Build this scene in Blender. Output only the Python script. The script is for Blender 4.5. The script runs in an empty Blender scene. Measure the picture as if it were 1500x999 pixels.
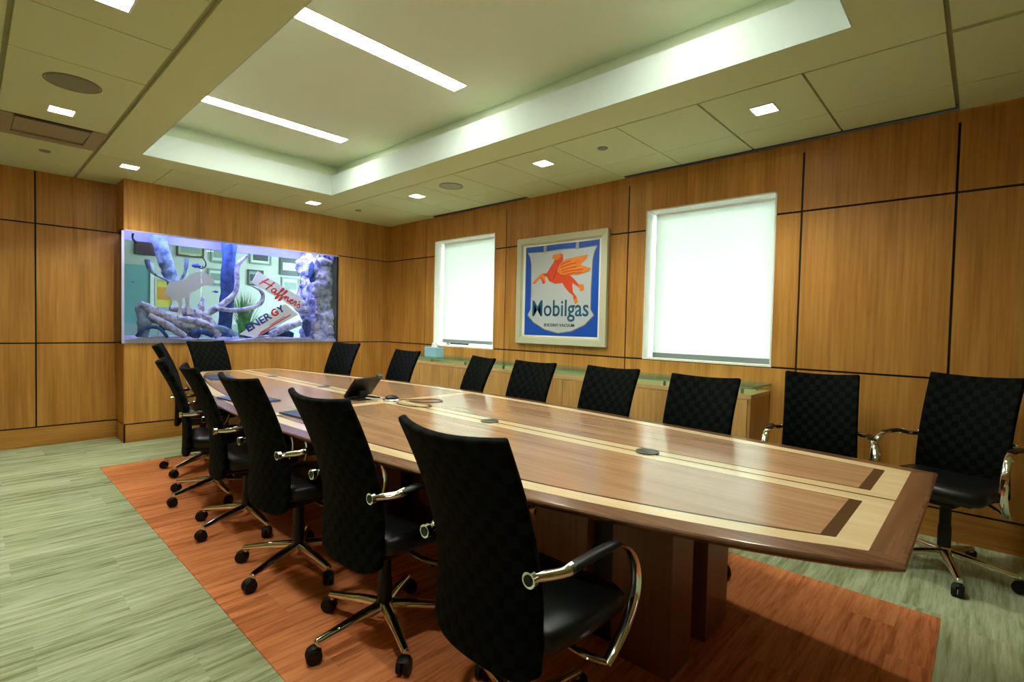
import bpy, bmesh, math, random
from mathutils import Vector, Matrix
random.seed(7)
C = bpy.context.scene.collection
PI = math.pi
R = math.radians

# ------------------------------------------------------------------ room constants (metres)
XW = 4.24      # window wall
YA = 6.454     # wall that holds the fish tank
YL = 6.84      # recessed wall left of the tank
XC = 1.113     # corner where the tank wall steps forward
Z0, Z1, Z2, H = .191, 1.024, 2.199, 2.71
ZT = 3.08      # ceiling inside the tray
XB, YB = -1.7, -2.3   # walls behind the viewer
TX0, TX1, TY0, TY1 = 1.048, 2.785, .50, 5.385   # tray opening

# ------------------------------------------------------------------ materials
def mat(name, color=(.5,.5,.5), rough=.5, metal=0., spec=.5, coat=0., sheen=0., em=None, estr=0.):
    m = bpy.data.materials.new(name); m.use_nodes = True
    b = m.node_tree.nodes['Principled BSDF']
    b.inputs['Base Color'].default_value = (*color, 1)
    b.inputs['Roughness'].default_value = rough
    b.inputs['Metallic'].default_value = metal
    b.inputs['Specular IOR Level'].default_value = spec
    b.inputs['Coat Weight'].default_value = coat
    b.inputs['Coat Roughness'].default_value = .15
    b.inputs['Sheen Weight'].default_value = sheen
    if em:
        b.inputs['Emission Color'].default_value = (*em, 1)
        b.inputs['Emission Strength'].default_value = estr
    return m
def nodes(m): return m.node_tree.nodes, m.node_tree.links, m.node_tree.nodes['Principled BSDF']
def N(m, t, **kw):
    n = m.node_tree.nodes.new(t)
    for k, v in kw.items(): setattr(n, k, v)
    return n
def ramp(m, stops):
    r = N(m, 'ShaderNodeValToRGB'); cr = r.color_ramp
    while len(cr.elements) < len(stops): cr.elements.new(.5)
    for e, (p, c) in zip(cr.elements, stops): e.position = p; e.color = (*c, 1)
    return r
def math_(m, op, a=None, b=None):
    n = N(m, 'ShaderNodeMath', operation=op)
    for i, v in enumerate((a, b)):
        if v is None: continue
        if isinstance(v, (int, float)): n.inputs[i].default_value = v
        else: m.node_tree.links.new(v, n.inputs[i])
    return n.outputs[0]
def mixc(m, f, a, b, mode='MIX'):
    n = N(m, 'ShaderNodeMix', data_type='RGBA', blend_type=mode)
    L = m.node_tree.links
    for sock, v in ((n.inputs[0], f), (n.inputs[6], a), (n.inputs[7], b)):
        if isinstance(v, (int, float)): sock.default_value = v
        elif isinstance(v, tuple): sock.default_value = (*v, 1)
        else: L.new(v, sock)
    return n.outputs[2]

def wood(name, c_dark, c_light, rough=.35, grain='Z', gs=1., stave=0., stave_amt=.0, coat=0., bump=.0, fine=45., spec=.5):
    """veneer: noise stretched along the grain direction, optional staves of differing tone"""
    m = mat(name, c_light, rough, coat=coat, spec=spec); ns, L, b = nodes(m)
    g = N(m, 'ShaderNodeNewGeometry'); sep = N(m, 'ShaderNodeSeparateXYZ'); L.new(g.outputs['Position'], sep.inputs[0])
    X, Y, Z = sep.outputs
    def comb(x, y, z):
        c = N(m, 'ShaderNodeCombineXYZ')
        for i, v in enumerate((x, y, z)):
            if isinstance(v, (int, float)): c.inputs[i].default_value = v
            else: L.new(v, c.inputs[i])
        return c.outputs[0]
    if grain == 'Z': across, along, other = math_(m, 'ADD', X, Y), Z, 0.
    elif grain == 'Y': across, along, other = X, Y, Z
    elif grain == 'X': across, along, other = Y, X, Z
    else: across, along, other = Z, math_(m, 'ADD', X, Y), 0.
    v1 = comb(math_(m, 'MULTIPLY', across, fine*gs), math_(m, 'MULTIPLY', along, 1.6*gs), 0.)
    n1 = N(m, 'ShaderNodeTexNoise'); n1.inputs['Scale'].default_value = 1.; n1.inputs['Detail'].default_value = 4; L.new(v1, n1.inputs['Vector'])
    v2 = comb(math_(m, 'MULTIPLY', across, 7*gs), math_(m, 'MULTIPLY', along, .7*gs), 3.)
    n2 = N(m, 'ShaderNodeTexNoise'); n2.inputs['Scale'].default_value = 1.; n2.inputs['Detail'].default_value = 3; n2.inputs['Distortion'].default_value = .6; L.new(v2, n2.inputs['Vector'])
    f = math_(m, 'ADD', math_(m, 'MULTIPLY', n1.outputs['Fac'], .5), math_(m, 'MULTIPLY', n2.outputs['Fac'], .5))
    r = ramp(m, [(.36, c_dark), (.62, c_light)]); L.new(f, r.inputs[0])
    out = r.outputs[0]
    if stave:
        fl = math_(m, 'FLOOR', math_(m, 'DIVIDE', across, stave))
        wn = N(m, 'ShaderNodeTexWhiteNoise', noise_dimensions='1D'); L.new(fl, wn.inputs['W'])
        val = math_(m, 'ADD', math_(m, 'MULTIPLY', wn.outputs['Value'], stave_amt*2), 1-stave_amt)
        hs = N(m, 'ShaderNodeHueSaturation'); L.new(val, hs.inputs['Value']); L.new(out, hs.inputs['Color']); out = hs.outputs[0]
    L.new(out, b.inputs['Base Color'])
    return m

W1, W2 = (.37,.165,.029), (.56,.28,.062)
M = {}
M['panel']   = wood('wall_veneer', W1, W2, .42, 'Z', 1., spec=.3)
M['stave']   = wood('wall_stave_veneer', (.39,.175,.031), (.60,.305,.070), .42, 'Z', 1., stave=.072, stave_amt=.10, spec=.3)
M['base']    = wood('baseboard_veneer', W1, W2, .42, 'H', 1., spec=.3)
M['cabinet'] = wood('cabinet_veneer', (.47,.25,.070), (.68,.41,.14), .38, 'Z', 1., stave=.10, stave_amt=.07)
M['groove']  = mat('groove_black', (.012,.007,.004), .7)
M['walnut']  = wood('walnut_border_long', (.12,.052,.026), (.24,.118,.062), .26, 'Y', 1., coat=.35)
M['walnutx'] = wood('walnut_border_end', (.12,.052,.026), (.25,.122,.064), .26, 'X', 1., coat=.35)
M['field']   = wood('walnut_field', (.34,.185,.098), (.50,.30,.17), .24, 'Y', 1., coat=.5, fine=30)
M['maple']   = wood('maple_band', (.72,.55,.31), (.86,.69,.43), .22, 'Y', 1., coat=.4, fine=20)
M['ebony']   = mat('ebony_line', (.022,.012,.007), .25, coat=.3)
M['pedestal']= wood('pedestal_veneer', (.125,.045,.016), (.215,.088,.032), .35, 'Z', 1.)
M['black']   = mat('matte_black', (.008,.008,.008), .6)
M['tile']    = mat('ceiling_tile', (.64,.70,.43), .9, spec=.1)
M['gyp']     = mat('ceiling_paint', (.65,.71,.43), .9, spec=.1)
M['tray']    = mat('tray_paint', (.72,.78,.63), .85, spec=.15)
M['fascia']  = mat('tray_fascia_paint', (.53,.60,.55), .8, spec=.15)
M['tilegap'] = mat('tile_joint', (.40,.39,.22), .9)
M['white']   = mat('white_paint', (.88,.89,.84), .5)
M['chrome']  = mat('polished_chrome', (.82,.83,.80), .07, 1.)
M['alu']     = mat('brushed_aluminium', (.60,.61,.58), .28, 1.)
M['plastic'] = mat('black_plastic', (.005,.006,.006), .42, spec=.35)
M['leather'] = mat('black_leather', (.004,.0055,.005), .38, spec=.35)
M['rubber']  = mat('caster_black', (.005,.005,.005), .5, spec=.3)
M['light']   = mat('lamp_diffuser', (1,1,1), .5, em=(.95,1.,.88), estr=20.)
M['down']    = mat('downlight_lens', (1,1,1), .5, em=(1.,.95,.80), estr=14.)
M['speaker'] = mat('speaker_grille', (.24,.25,.17), .8)
M['grey']    = mat('grey_plastic', (.20,.215,.20), .4)
M['blue']    = mat('navy_leather_folder', (.020,.045,.12), .4)
M['tissue']  = mat('tissue_box_card', (.30,.58,.72), .6)
M['paper']   = mat('white_paper', (.85,.88,.86), .8)

def leather_bump():
    m = M['leather']; ns, L, b = nodes(m)
    n = N(m, 'ShaderNodeTexNoise'); n.inputs['Scale'].default_value = 220; bp = N(m, 'ShaderNodeBump')
    bp.inputs['Strength'].default_value = .08; L.new(n.outputs['Fac'], bp.inputs['Height']); L.new(bp.outputs[0], b.inputs['Normal'])
leather_bump()

def weave():
    """broad basket weave of dark webbing, laid out on the backrest's own UV"""
    m = mat('woven_webbing', (.01,.013,.011), .75, sheen=.0, spec=.07); ns, L, b = nodes(m)
    uv = N(m, 'ShaderNodeUVMap'); uv.uv_map = 'uv'
    sep = N(m, 'ShaderNodeSeparateXYZ'); L.new(uv.outputs[0], sep.inputs[0])
    ck = N(m, 'ShaderNodeTexChecker'); ck.inputs['Scale'].default_value = 1.
    L.new(uv.outputs[0], ck.inputs['Vector'])
    fx = math_(m, 'FRACT', sep.outputs[0]); fy = math_(m, 'FRACT', sep.outputs[1])
    def para(v): return math_(m, 'MULTIPLY', math_(m, 'MULTIPLY', v, math_(m, 'SUBTRACT', 1., v)), 4.)
    px, py = para(fx), para(fy)
    mx = N(m, 'ShaderNodeMix', data_type='FLOAT'); L.new(ck.outputs['Fac'], mx.inputs[0]); L.new(px, mx.inputs[2]); L.new(py, mx.inputs[3])
    bp = N(m, 'ShaderNodeBump'); bp.inputs['Strength'].default_value = .22; bp.inputs['Distance'].default_value = .004
    L.new(mx.outputs[0], bp.inputs['Height']); L.new(bp.outputs[0], b.inputs['Normal'])
    tn = N(m, 'ShaderNodeTexNoise'); tn.inputs['Scale'].default_value = .8; L.new(uv.outputs[0], tn.inputs['Vector'])
    c = mixc(m, ck.outputs['Fac'], (.0008,.0013,.0010), (.0042,.0062,.0050))
    L.new(c, b.inputs['Base Color'])
    return m
M['weave'] = weave()

def carpet(name, c0, c1, c2, seed):
    """carpet planks, streaks running along X"""
    m = mat(name, c1, .95, spec=.1); ns, L, b = nodes(m)
    g = N(m, 'ShaderNodeNewGeometry'); sep = N(m, 'ShaderNodeSeparateXYZ'); L.new(g.outputs['Position'], sep.inputs[0])
    X, Y, Z = sep.outputs
    row = math_(m, 'FLOOR', math_(m, 'DIVIDE', Y, .245))
    w0 = N(m, 'ShaderNodeTexWhiteNoise', noise_dimensions='1D'); L.new(math_(m, 'ADD', row, seed), w0.inputs['W'])
    xs = math_(m, 'ADD', X, w0.outputs['Value'])
    colx = math_(m, 'FLOOR', math_(m, 'DIVIDE', xs, .97))
    cc = N(m, 'ShaderNodeCombineXYZ'); L.new(row, cc.inputs[0]); L.new(colx, cc.inputs[1]); cc.inputs[2].default_value = seed
    w1 = N(m, 'ShaderNodeTexWhiteNoise', noise_dimensions='3D'); L.new(cc.outputs[0], w1.inputs['Vector'])
    off = math_(m, 'MULTIPLY', w1.outputs['Value'], 17.)
    def streak(sx, sy, det, rough=.6):
        v = N(m, 'ShaderNodeCombineXYZ')
        L.new(math_(m, 'MULTIPLY', X, sx), v.inputs[0]); L.new(math_(m, 'MULTIPLY', Y, sy), v.inputs[1]); L.new(off, v.inputs[2])
        n = N(m, 'ShaderNodeTexNoise'); n.inputs['Scale'].default_value = 1.; n.inputs['Detail'].default_value = det; n.inputs['Roughness'].default_value = rough
        L.new(v.outputs[0], n.inputs['Vector']); return n.outputs['Fac']
    s = math_(m, 'ADD', math_(m, 'MULTIPLY', streak(1.5, 22, 5, .65), .62), math_(m, 'MULTIPLY', streak(6, 70, 3), .38))
    s = math_(m, 'ADD', s, math_(m, 'MULTIPLY', math_(m, 'SUBTRACT', w1.outputs['Value'], .5), .07))
    r = ramp(m, [(.37, c0), (.5, c1), (.66, c2)]); L.new(s, r.inputs[0])
    # fine pile
    n = N(m, 'ShaderNodeTexNoise'); n.inputs['Scale'].default_value = 320; n.inputs['Detail'].default_value = 2; L.new(g.outputs['Position'], n.inputs['Vector'])
    col = mixc(m, .22, r.outputs[0], n.outputs['Color'], 'SOFT_LIGHT')
    L.new(col, b.inputs['Base Color'])
    bp = N(m, 'ShaderNodeBump'); bp.inputs['Strength'].default_value = .25; bp.inputs['Distance'].default_value = .004
    L.new(n.outputs['Fac'], bp.inputs['Height']); L.new(bp.outputs[0], b.inputs['Normal'])
    return m
M['green']  = carpet('sage_carpet', (.22,.25,.12), (.40,.46,.27), (.57,.63,.43), 3.)
M['orange'] = carpet('rust_carpet', (.42,.125,.040), (.68,.235,.088), (.80,.33,.135), 11.)

def glassy(name, tint, rough=.0, gloss=.10):
    m = bpy.data.materials.new(name); m.use_nodes = True; nt = m.node_tree; nt.nodes.clear()
    o = nt.nodes.new('ShaderNodeOutputMaterial'); t = nt.nodes.new('ShaderNodeBsdfTransparent'); g = nt.nodes.new('ShaderNodeBsdfGlossy')
    mx = nt.nodes.new('ShaderNodeMixShader'); lw = nt.nodes.new('ShaderNodeFresnel'); lw.inputs['IOR'].default_value = 1.35
    t.inputs['Color'].default_value = (*tint, 1); g.inputs['Roughness'].default_value = rough
    nt.links.new(lw.outputs[0], mx.inputs[0]); nt.links.new(t.outputs[0], mx.inputs[1]); nt.links.new(g.outputs[0], mx.inputs[2]); nt.links.new(mx.outputs[0], o.inputs[0])
    return m
M['glass'] = glassy('clear_glass', (.97,.99,.98))
M['glass_top'] = glassy('green_edge_glass', (.80,.96,.88))
M['glass_edge'] = mat('glass_edge_green', (.10,.42,.32), .15, spec=.8)
M['water'] = glassy('tank_water_tint', (.80,.93,.96))

def shade_mat():
    m = bpy.data.materials.new('roller_shade_cloth'); m.use_nodes = True; nt = m.node_tree; nt.nodes.clear()
    o = nt.nodes.new('ShaderNodeOutputMaterial'); d = nt.nodes.new('ShaderNodeBsdfDiffuse'); t = nt.nodes.new('ShaderNodeBsdfTranslucent'); mx = nt.nodes.new('ShaderNodeMixShader')
    d.inputs[0].default_value = (.78,.82,.76,1); t.inputs[0].default_value = (.56,.61,.56,1); mx.inputs[0].default_value = .55
    nt.links.new(d.outputs[0], mx.inputs[1]); nt.links.new(t.outputs[0], mx.inputs[2]); nt.links.new(mx.outputs[0], o.inputs[0])
    return m
M['shade'] = shade_mat()

def mottled(name, c0, c1, scale, rough=.7, bump=.6, stretch=None):
    m = mat(name, c1, rough); ns, L, b = nodes(m)
    n = N(m, 'ShaderNodeTexNoise'); n.inputs['Scale'].default_value = scale; n.inputs['Detail'].default_value = 5; n.inputs['Roughness'].default_value = .65
    g = N(m, 'ShaderNodeNewGeometry'); L.new(g.outputs['Position'], n.inputs['Vector'])
    r = ramp(m, [(.35, c0), (.62, c1)]); L.new(n.outputs['Fac'], r.inputs[0]); L.new(r.outputs[0], b.inputs['Base Color'])
    bp = N(m, 'ShaderNodeBump'); bp.inputs['Strength'].default_value = bump; bp.inputs['Distance'].default_value = .02
    L.new(n.outputs['Fac'], bp.inputs['Height']); L.new(bp.outputs[0], b.inputs['Normal'])
    return m
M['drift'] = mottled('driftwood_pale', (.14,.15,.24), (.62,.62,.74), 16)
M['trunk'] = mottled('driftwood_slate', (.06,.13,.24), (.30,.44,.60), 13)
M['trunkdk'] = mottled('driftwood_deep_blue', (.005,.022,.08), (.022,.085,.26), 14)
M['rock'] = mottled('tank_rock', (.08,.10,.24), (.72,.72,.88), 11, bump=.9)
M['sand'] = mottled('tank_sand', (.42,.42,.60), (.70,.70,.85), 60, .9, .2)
M['plant'] = mottled('water_grass', (.02,.13,.03), (.10,.42,.08), 40, .5, .1)
M['fish'] = mat('fish_blue', (.05,.07,.55), .35)
M['plate'] = mat('grey_plate', (.52,.53,.55), .6)
M['signwhite'] = mat('sign_white', (.88,.88,.92), .35)
M['signred'] = mat('sign_red', (.72,.02,.03), .35)
M['signblue'] = mat('sign_blue', (.015,.03,.34), .35)
M['tankblack'] = mat('tank_silicone_black', (.004,.004,.010), .4)
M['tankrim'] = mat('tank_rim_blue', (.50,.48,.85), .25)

# ------------------------------------------------------------------ mesh builder
class MB:
    def __init__(s): s.bm = bmesh.new(); s.mi = 0
    def face(s, vs):
        try: f = s.bm.faces.new(vs)
        except ValueError: return None
        f.material_index = s.mi; return f
    def box(s, x0, x1, y0, y1, z0, z1, mi=None):
        if mi is not None: s.mi = mi
        v = [s.bm.verts.new(p) for p in ((x0,y0,z0),(x1,y0,z0),(x1,y1,z0),(x0,y1,z0),(x0,y0,z1),(x1,y0,z1),(x1,y1,z1),(x0,y1,z1))]
        for q in ((0,3,2,1),(4,5,6,7),(0,1,5,4),(1,2,6,5),(2,3,7,6),(3,0,4,7)): s.face([v[i] for i in q])
        return s
    def prism(s, poly, z0, z1, f=lambda p, z: (p[0], p[1], z), mi=None):
        if mi is not None: s.mi = mi
        a = [s.bm.verts.new(f(p, z0)) for p in poly]; b = [s.bm.verts.new(f(p, z1)) for p in poly]
        n = len(poly); s.face(list(reversed(a))); s.face(b)
        for i in range(n): s.face([a[i], a[(i+1)%n], b[(i+1)%n], b[i]])
        return s
    def tube(s, pts, r, n=10, mi=None, cap=True, flat=None, side=None, caps_round=False):
        """sweep; r float or list; flat=(w,h) ellipse half sizes with `side` as width direction"""
        if mi is not None: s.mi = mi
        P = [Vector(p) for p in pts]; rings = []; up = None
        for i, p in enumerate(P):
            t = (P[min(i+1, len(P)-1)] - P[max(i-1, 0)]).normalized()
            if side is not None:
                sv = Vector(side); a = (sv - t*sv.dot(t)).normalized()
            else:
                if up is None: up = Vector((0,0,1)) if abs(t.z) < .9 else Vector((1,0,0))
                a = (up - t*up.dot(t)).normalized(); up = a
            b = t.cross(a)
            rr = r[i] if isinstance(r, (list, tuple)) else r
            w, h = (rr, rr) if flat is None else (flat[0]*rr, flat[1]*rr)
            rings.append([s.bm.verts.new(p + a*math.cos(2*PI*k/n)*w + b*math.sin(2*PI*k/n)*h) for k in range(n)])
        for i in range(len(rings)-1):
            for k in range(n): s.face([rings[i][k], rings[i][(k+1)%n], rings[i+1][(k+1)%n], rings[i+1][k]])
        if cap: s.face(list(reversed(rings[0]))); s.face(rings[-1])
        return s
    def lathe(s, prof, c=(0,0,0), axis='Z', n=24, mi=None):
        if mi is not None: s.mi = mi
        c = Vector(c); rings = []
        for r, h in prof:
            ring = []
            for k in range(n):
                a = 2*PI*k/n; u, v = r*math.cos(a), r*math.sin(a)
                d = {'Z': (u, v, h), 'X': (h, u, v), 'Y': (v, h, u)}[axis]
                ring.append(s.bm.verts.new(c + Vector(d)))
            rings.append(ring)
        for i in range(len(rings)-1):
            for k in range(n): s.face([rings[i][k], rings[i][(k+1)%n], rings[i+1][(k+1)%n], rings[i+1][k]])
        s.face(list(reversed(rings[0]))); s.face(rings[-1])
        return s
    def build(s, name, mats, parent=None, smooth=False, bevel=0., loc=None, angle=35, clean=False):
        if clean: bmesh.ops.remove_doubles(s.bm, verts=s.bm.verts, dist=1e-6)
        bmesh.ops.recalc_face_normals(s.bm, faces=s.bm.faces)
        me = bpy.data.meshes.new(name); s.bm.to_mesh(me); s.bm.free()
        for m in (mats if isinstance(mats, (list, tuple)) else [mats]): me.materials.append(M[m] if isinstance(m, str) else m)
        o = bpy.data.objects.new(name, me); C.objects.link(o)
        if parent: o.parent = parent
        if loc: o.location = loc
        if smooth:
            me.shade_smooth()
            try: me.set_sharp_from_angle(angle=R(angle))
            except Exception: pass
        if bevel:
            b = o.modifiers.new('bevel', 'BEVEL'); b.width = bevel; b.segments = 2; b.limit_method = 'ANGLE'; b.angle_limit = R(40)
        return o
def smoothp(pts, n=5):
    P = [Vector(p) for p in pts]; P = [P[0]*2-P[1]] + P + [P[-1]*2-P[-2]]; out = []
    for i in range(1, len(P)-2):
        for k in range(n):
            t = k/n; a, b, c, d = P[i-1:i+3]
            out.append(.5*((2*b)+(-a+c)*t+(2*a-5*b+4*c-d)*t*t+(-a+3*b-3*c+d)*t**3))
    out.append(P[-2]); return out
def tag(o, label, cat, group=None):
    o['label'] = label; o['category'] = cat
    if group: o['group'] = group
    return o
def empty(name, loc=(0,0,0), rz=0.):
    o = bpy.data.objects.new(name, None); o.empty_display_size = .1; C.objects.link(o)
    o.location = loc; o.rotation_euler = (0,0,rz); return o
def struct(o): o['kind'] = 'structure'; return o
def dup(root, parent=None):
    c = root.copy(); C.objects.link(c)
    if parent: c.parent = parent
    for ch in list(root.children): dup(ch, c)
    return c

# ------------------------------------------------------------------ floor
mb = MB(); mb.box(XB-.2, 6.2, YB-.2, 9.3, -.12, 0); struct(mb.build('floor', 'green'))
mb = MB(); mb.box(.775, 3.035, .098, 5.52, .0, .004)
struct(mb.build('trim_1', 'orange'))

mb = MB(); mb.box(4.75, 22, -14, 6.9, -.5, -.3); mb.box(22, 22.3, -14, 6.9, -.3, 3.2); struct(mb.build('ground', mat('outside_bounce_pale', (.72,.74,.70), .9)))  # unseen pale ground and wall, added to bounce sky light into the windows

# ------------------------------------------------------------------ walls
G = .007
def panel_wall(name, spans, zs, place, mats, hole=None, back=.16):
    """panels 12 mm proud of a black backing; spans: list of (a, b, matindex); place(a,b,z0,z1,d0,d1)->box args"""
    mb = MB()
    return mb

# window wall: faces -x, panels between y seams; windows are holes in it
WIN = [(1.200, 2.300, 1.024, 2.378), (4.245, 5.375, 1.014, 2.392)]
mb = MB(); PD = .012
ys = [YB, -.75, .159, 1.026, 2.480, 4.064, 5.559, YL+.3]
ZTOP = 2.635
def wy(y0, y1, z0, z1, mi): mb.box(XW, XW+PD, y0, y1, z0, z1, mi)
def wyhole(y0, y1, z0, z1, mi):
    """panel y0..y1,z0..z1 minus windows"""
    hs = [w for w in WIN if w[0] < y1 and w[1] > y0 and w[2] < z1-.001 and w[3] > z0+.001]
    if not hs: wy(y0, y1, z0, z1, mi); return
    a, b, c, d = hs[0]
    a, b = max(a, y0), min(b, y1)
    if a > y0: wy(y0, a, z0, z1, mi)
    if b < y1: wy(b, y1, z0, z1, mi)
    if c > z0+.001: wy(a, b, z0, max(c, z0), mi)
    if d < z1-.001: wy(a, b, min(d, z1), z1, 1)
for i in range(len(ys)-1):
    st = 1 if i in (3, 5) else 0
    y0, y1 = ys[i]+G, ys[i+1]-G
    wyhole(y0, y1, Z0+G, Z1-G, st)
    wyhole(y0, y1, Z1+G, Z2-G, st)
    wyhole(y0, y1, Z2+G, ZTOP, st)
wy(YB, YL+.3, ZTOP, H, 0)
# backing and wall body around the windows
def body(y0, y1, z0, z1): mb.box(XW+PD, XW+.30, y0, y1, z0, z1, 2)
yy = [YB] + [v for w in WIN for v in w[:2]] + [YL+.3]
body(yy[0], yy[1], 0, H); body(yy[2], yy[3], 0, H); body(yy[4], yy[5], 0, H)
for w in WIN:
    body(w[0], w[1], 0, w[2]); body(w[0], w[1], w[3], H)
struct(mb.build('wall_right', ['panel', 'stave', 'groove']))
mb = MB(); mb.box(XW, XW+.012, YB, YL+.3, 0, Z0-G); struct(mb.build('baseboard_right', 'base'))

# tank wall: faces -y, hole for the tank
AX0, AX1, AZ0, AZ1 = 1.113, 3.442, 1.03, 2.195
mb = MB()
def wx(x0, x1, z0, z1, mi, y=YA): mb.box(x0, x1, y, y+PD, z0, z1, mi)
wx(XC, AX1, Z0+G, AZ0, 1); wx(AX1, XW, Z0+G, Z1-G, 1)
wx(AX1+G, XW, Z1+G, Z2-G, 1)
wx(XC, XW, Z2+G, H, 1); wx(XC, AX1, AZ1, Z2+G, 1)
mb.box(XC, AX1, YA+PD, 7.15, 0, AZ0, 2); mb.box(AX1, XW, YA+PD, 7.15, 0, H, 2); mb.box(XC, AX1, YA+PD, 7.15, 2.36, H, 2); mb.box(XC, AX1, YA+PD, YA+PD+.015, AZ1, 2.36, 2)
# the short return towards the recess
mb.box(XC-PD, XC, YA, YL, Z0+G, AZ0, 0); mb.box(XC-PD, XC, YA, YL, AZ1, H, 0)
struct(mb.build('wall_back', ['panel', 'stave', 'groove']))
mb = MB(); mb.box(XC-.012, XW, YA, YA+.012, 0, Z0-G); mb.box(XC-.012, XC, YA, YL, 0, Z0-G); struct(mb.build('baseboard_back', 'base'))
# recess wall left of the tank
mb = MB(); xs = [XB, -.43, .469, XC-.012]
for i in range(3):
    for z0, z1 in ((Z0+G, Z1-G), (Z1+G, Z2-G), (Z2+G, H)): mb.box(xs[i]+(G if i else 0), xs[i+1]-(G if i < 2 else 0), YL, YL+PD, z0, z1, 0)
mb.box(XB, XC-.012, YL+PD, YL+.3, 0, H, 1)
struct(mb.build('wall_back', ['panel', 'groove']))
mb = MB(); mb.box(XB, XC-.012, YL, YL+.012, 0, Z0-G); struct(mb.build('baseboard_back', 'base'))
# walls behind the viewer
mb = MB()
for a, b in ((-2.3,-1.0),(-1.0,.3),(.3,1.6),(1.6,2.9),(2.9,4.2),(4.2,5.5),(5.5,YL)):
    for z0, z1 in ((0,Z0-G),(Z0+G, Z1-G), (Z1+G, Z2-G), (Z2+G, H)): mb.box(XB-PD, XB, a+G, b-G, z0, z1, 0)
mb.box(XB-.2, XB-PD, YB, YL+.3, 0, H, 1)
struct(mb.build('wall_left', ['panel', 'groove']))
mb = MB()
for a, b in ((XB,-.5),(-.5,.7),(.7,1.9),(1.9,3.1),(3.1,XW)):
    for z0, z1 in ((0,Z0-G),(Z0+G, Z1-G), (Z1+G, Z2-G), (Z2+G, H)): mb.box(a+G, b-G, YB-PD, YB, z0, z1, 0)
mb.box(XB, XW, YB-.2, YB-PD, 0, H, 1)
struct(mb.build('wall_front', ['panel', 'groove']))

# ------------------------------------------------------------------ ceiling
mb = MB(); g2 = .004; TH = .02
def tile(x0, x1, y0, y1, gx0=g2, gx1=g2, gy0=g2, gy1=g2, mi=0): mb.box(x0+gx0, x1-gx1, y0+gy0, y1-gy1, H, H+TH, mi)
XR = 4.17
# right bay of tiles beside the windows
yr = [.17, .778, 1.365, 1.948, 2.53, 3.14, 3.72, 4.30, 4.88, 5.40]
for i in range(len(yr)-1):
    ga = .012 if i == 0 else (.007 if i < 3 else g2); gb = .007 if i < 2 else g2
    slot = (yr[i+1] < 2.65) or (yr[i] > 3.6)
    xe = XR if slot else XW
    tile(3.115, 3.79, yr[i], yr[i+1], .008, .002, ga, gb); tile(3.79, xe, yr[i], yr[i+1], .002, 0, ga, gb)
tile(3.115, XW, 5.40, YA+.0, .006, 0, g2, 0)
# plain soffit between tray and right bay
tile(TX1+.006, 3.115, .17, 5.70, 0, .006, .010, 0, 1)
# soffit before the tray (far and near)
tile(.77, TX1+.006, TY1+.006, 5.70, .012, 0, 0, .003, 1); tile(.77, TX1+.006, .17, TY0-.006, .012, 0, .010, 0, 1)
tile(.77, TX0-.006, TY0-.006, TY1+.006, .012, 0, 0, 0, 1)
# far row
xf = [.77, 1.345, 1.93, 2.52, 3.115]
for i in range(4): tile(xf[i], xf[i+1], 5.70, YA if i else YA, .010 if i == 0 else g2, g2, .003, 0)
tile(.77, XC-.012, YA, YL, .010, 0, 0, 0)
# left bays
yl = [-.42, .17, .77, 1.37, 1.98, 2.58, 3.185, 3.785, 5.02]
for xa, xb in ((.155, .755), (-.45, .14), (-1.06, -.465), (XB, -1.075)):
    for i in range(len(yl)-1): tile(xa, xb, yl[i], yl[i+1], .004, .004, .003, .003)
    if xa != .155: tile(xa, xb, 5.02, 5.62, .004, .004, .003, .003)
    tile(xa, xb, 5.62, YL, .004, .004, .003, 0)
# behind the viewer
yn = [YB, -1.6, -1.01, -.42]
for i in range(3):
    for xa, xb in ((XB,-.465),(-.45,.14),(.155,.755),(.77,1.93),(1.93,3.115),(3.115,3.82),(3.82,XW)): tile(xa, xb, yn[i], yn[i+1])
for xa, xb in ((.77,1.345),(1.345,1.93),(1.93,2.52),(2.52,3.115),(3.14,3.82),(3.82,XW)): tile(xa, xb, -.42, .17, g2, g2, g2, .010)
# joints above
def back(x0, x1, y0, y1, mi=2): mb.box(x0, x1, y0, y1, H+TH, H+TH+.02, mi)
back(XB-.2, TX0-.16, YB-.2, YL+.3); back(TX1+.16, XW+.3, YB-.2, YL+.3)
back(TX0-.16, TX1+.16, YB-.2, TY0-.16); back(TX0-.16, TX1+.16, TY1+.16, YL+.3)
ceil = struct(mb.build('ceiling', ['tile', 'gyp', 'tilegap']))
# slot gaps beside the window wall are black
mb = MB(); mb.box(XR, XW, .17, 2.53, H+.012, H+.019); mb.box(XR, XW, 3.72, 5.40, H+.012, H+.019); struct(mb.build('trim_2', 'black'))

# tray: white fascia, a ledge, upper band and the lid
mb = MB(); ZL = 2.925; SB = .15
def ring(x0, x1, y0, y1, t, z0, z1, mi):
    mb.box(x0-t, x0, y0-t, y1+t, z0, z1, mi); mb.box(x1, x1+t, y0-t, y1+t, z0, z1, mi)
    mb.box(x0, x1, y0-t, y0, z0, z1, mi); mb.box(x0, x1, y1, y1+t, z0, z1, mi)
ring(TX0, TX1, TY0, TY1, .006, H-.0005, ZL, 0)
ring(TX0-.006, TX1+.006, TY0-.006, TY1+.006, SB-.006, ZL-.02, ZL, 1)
ring(TX0-SB, TX1+SB, TY0-SB, TY1+SB, .03, ZL-.02, ZT, 1)
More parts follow.
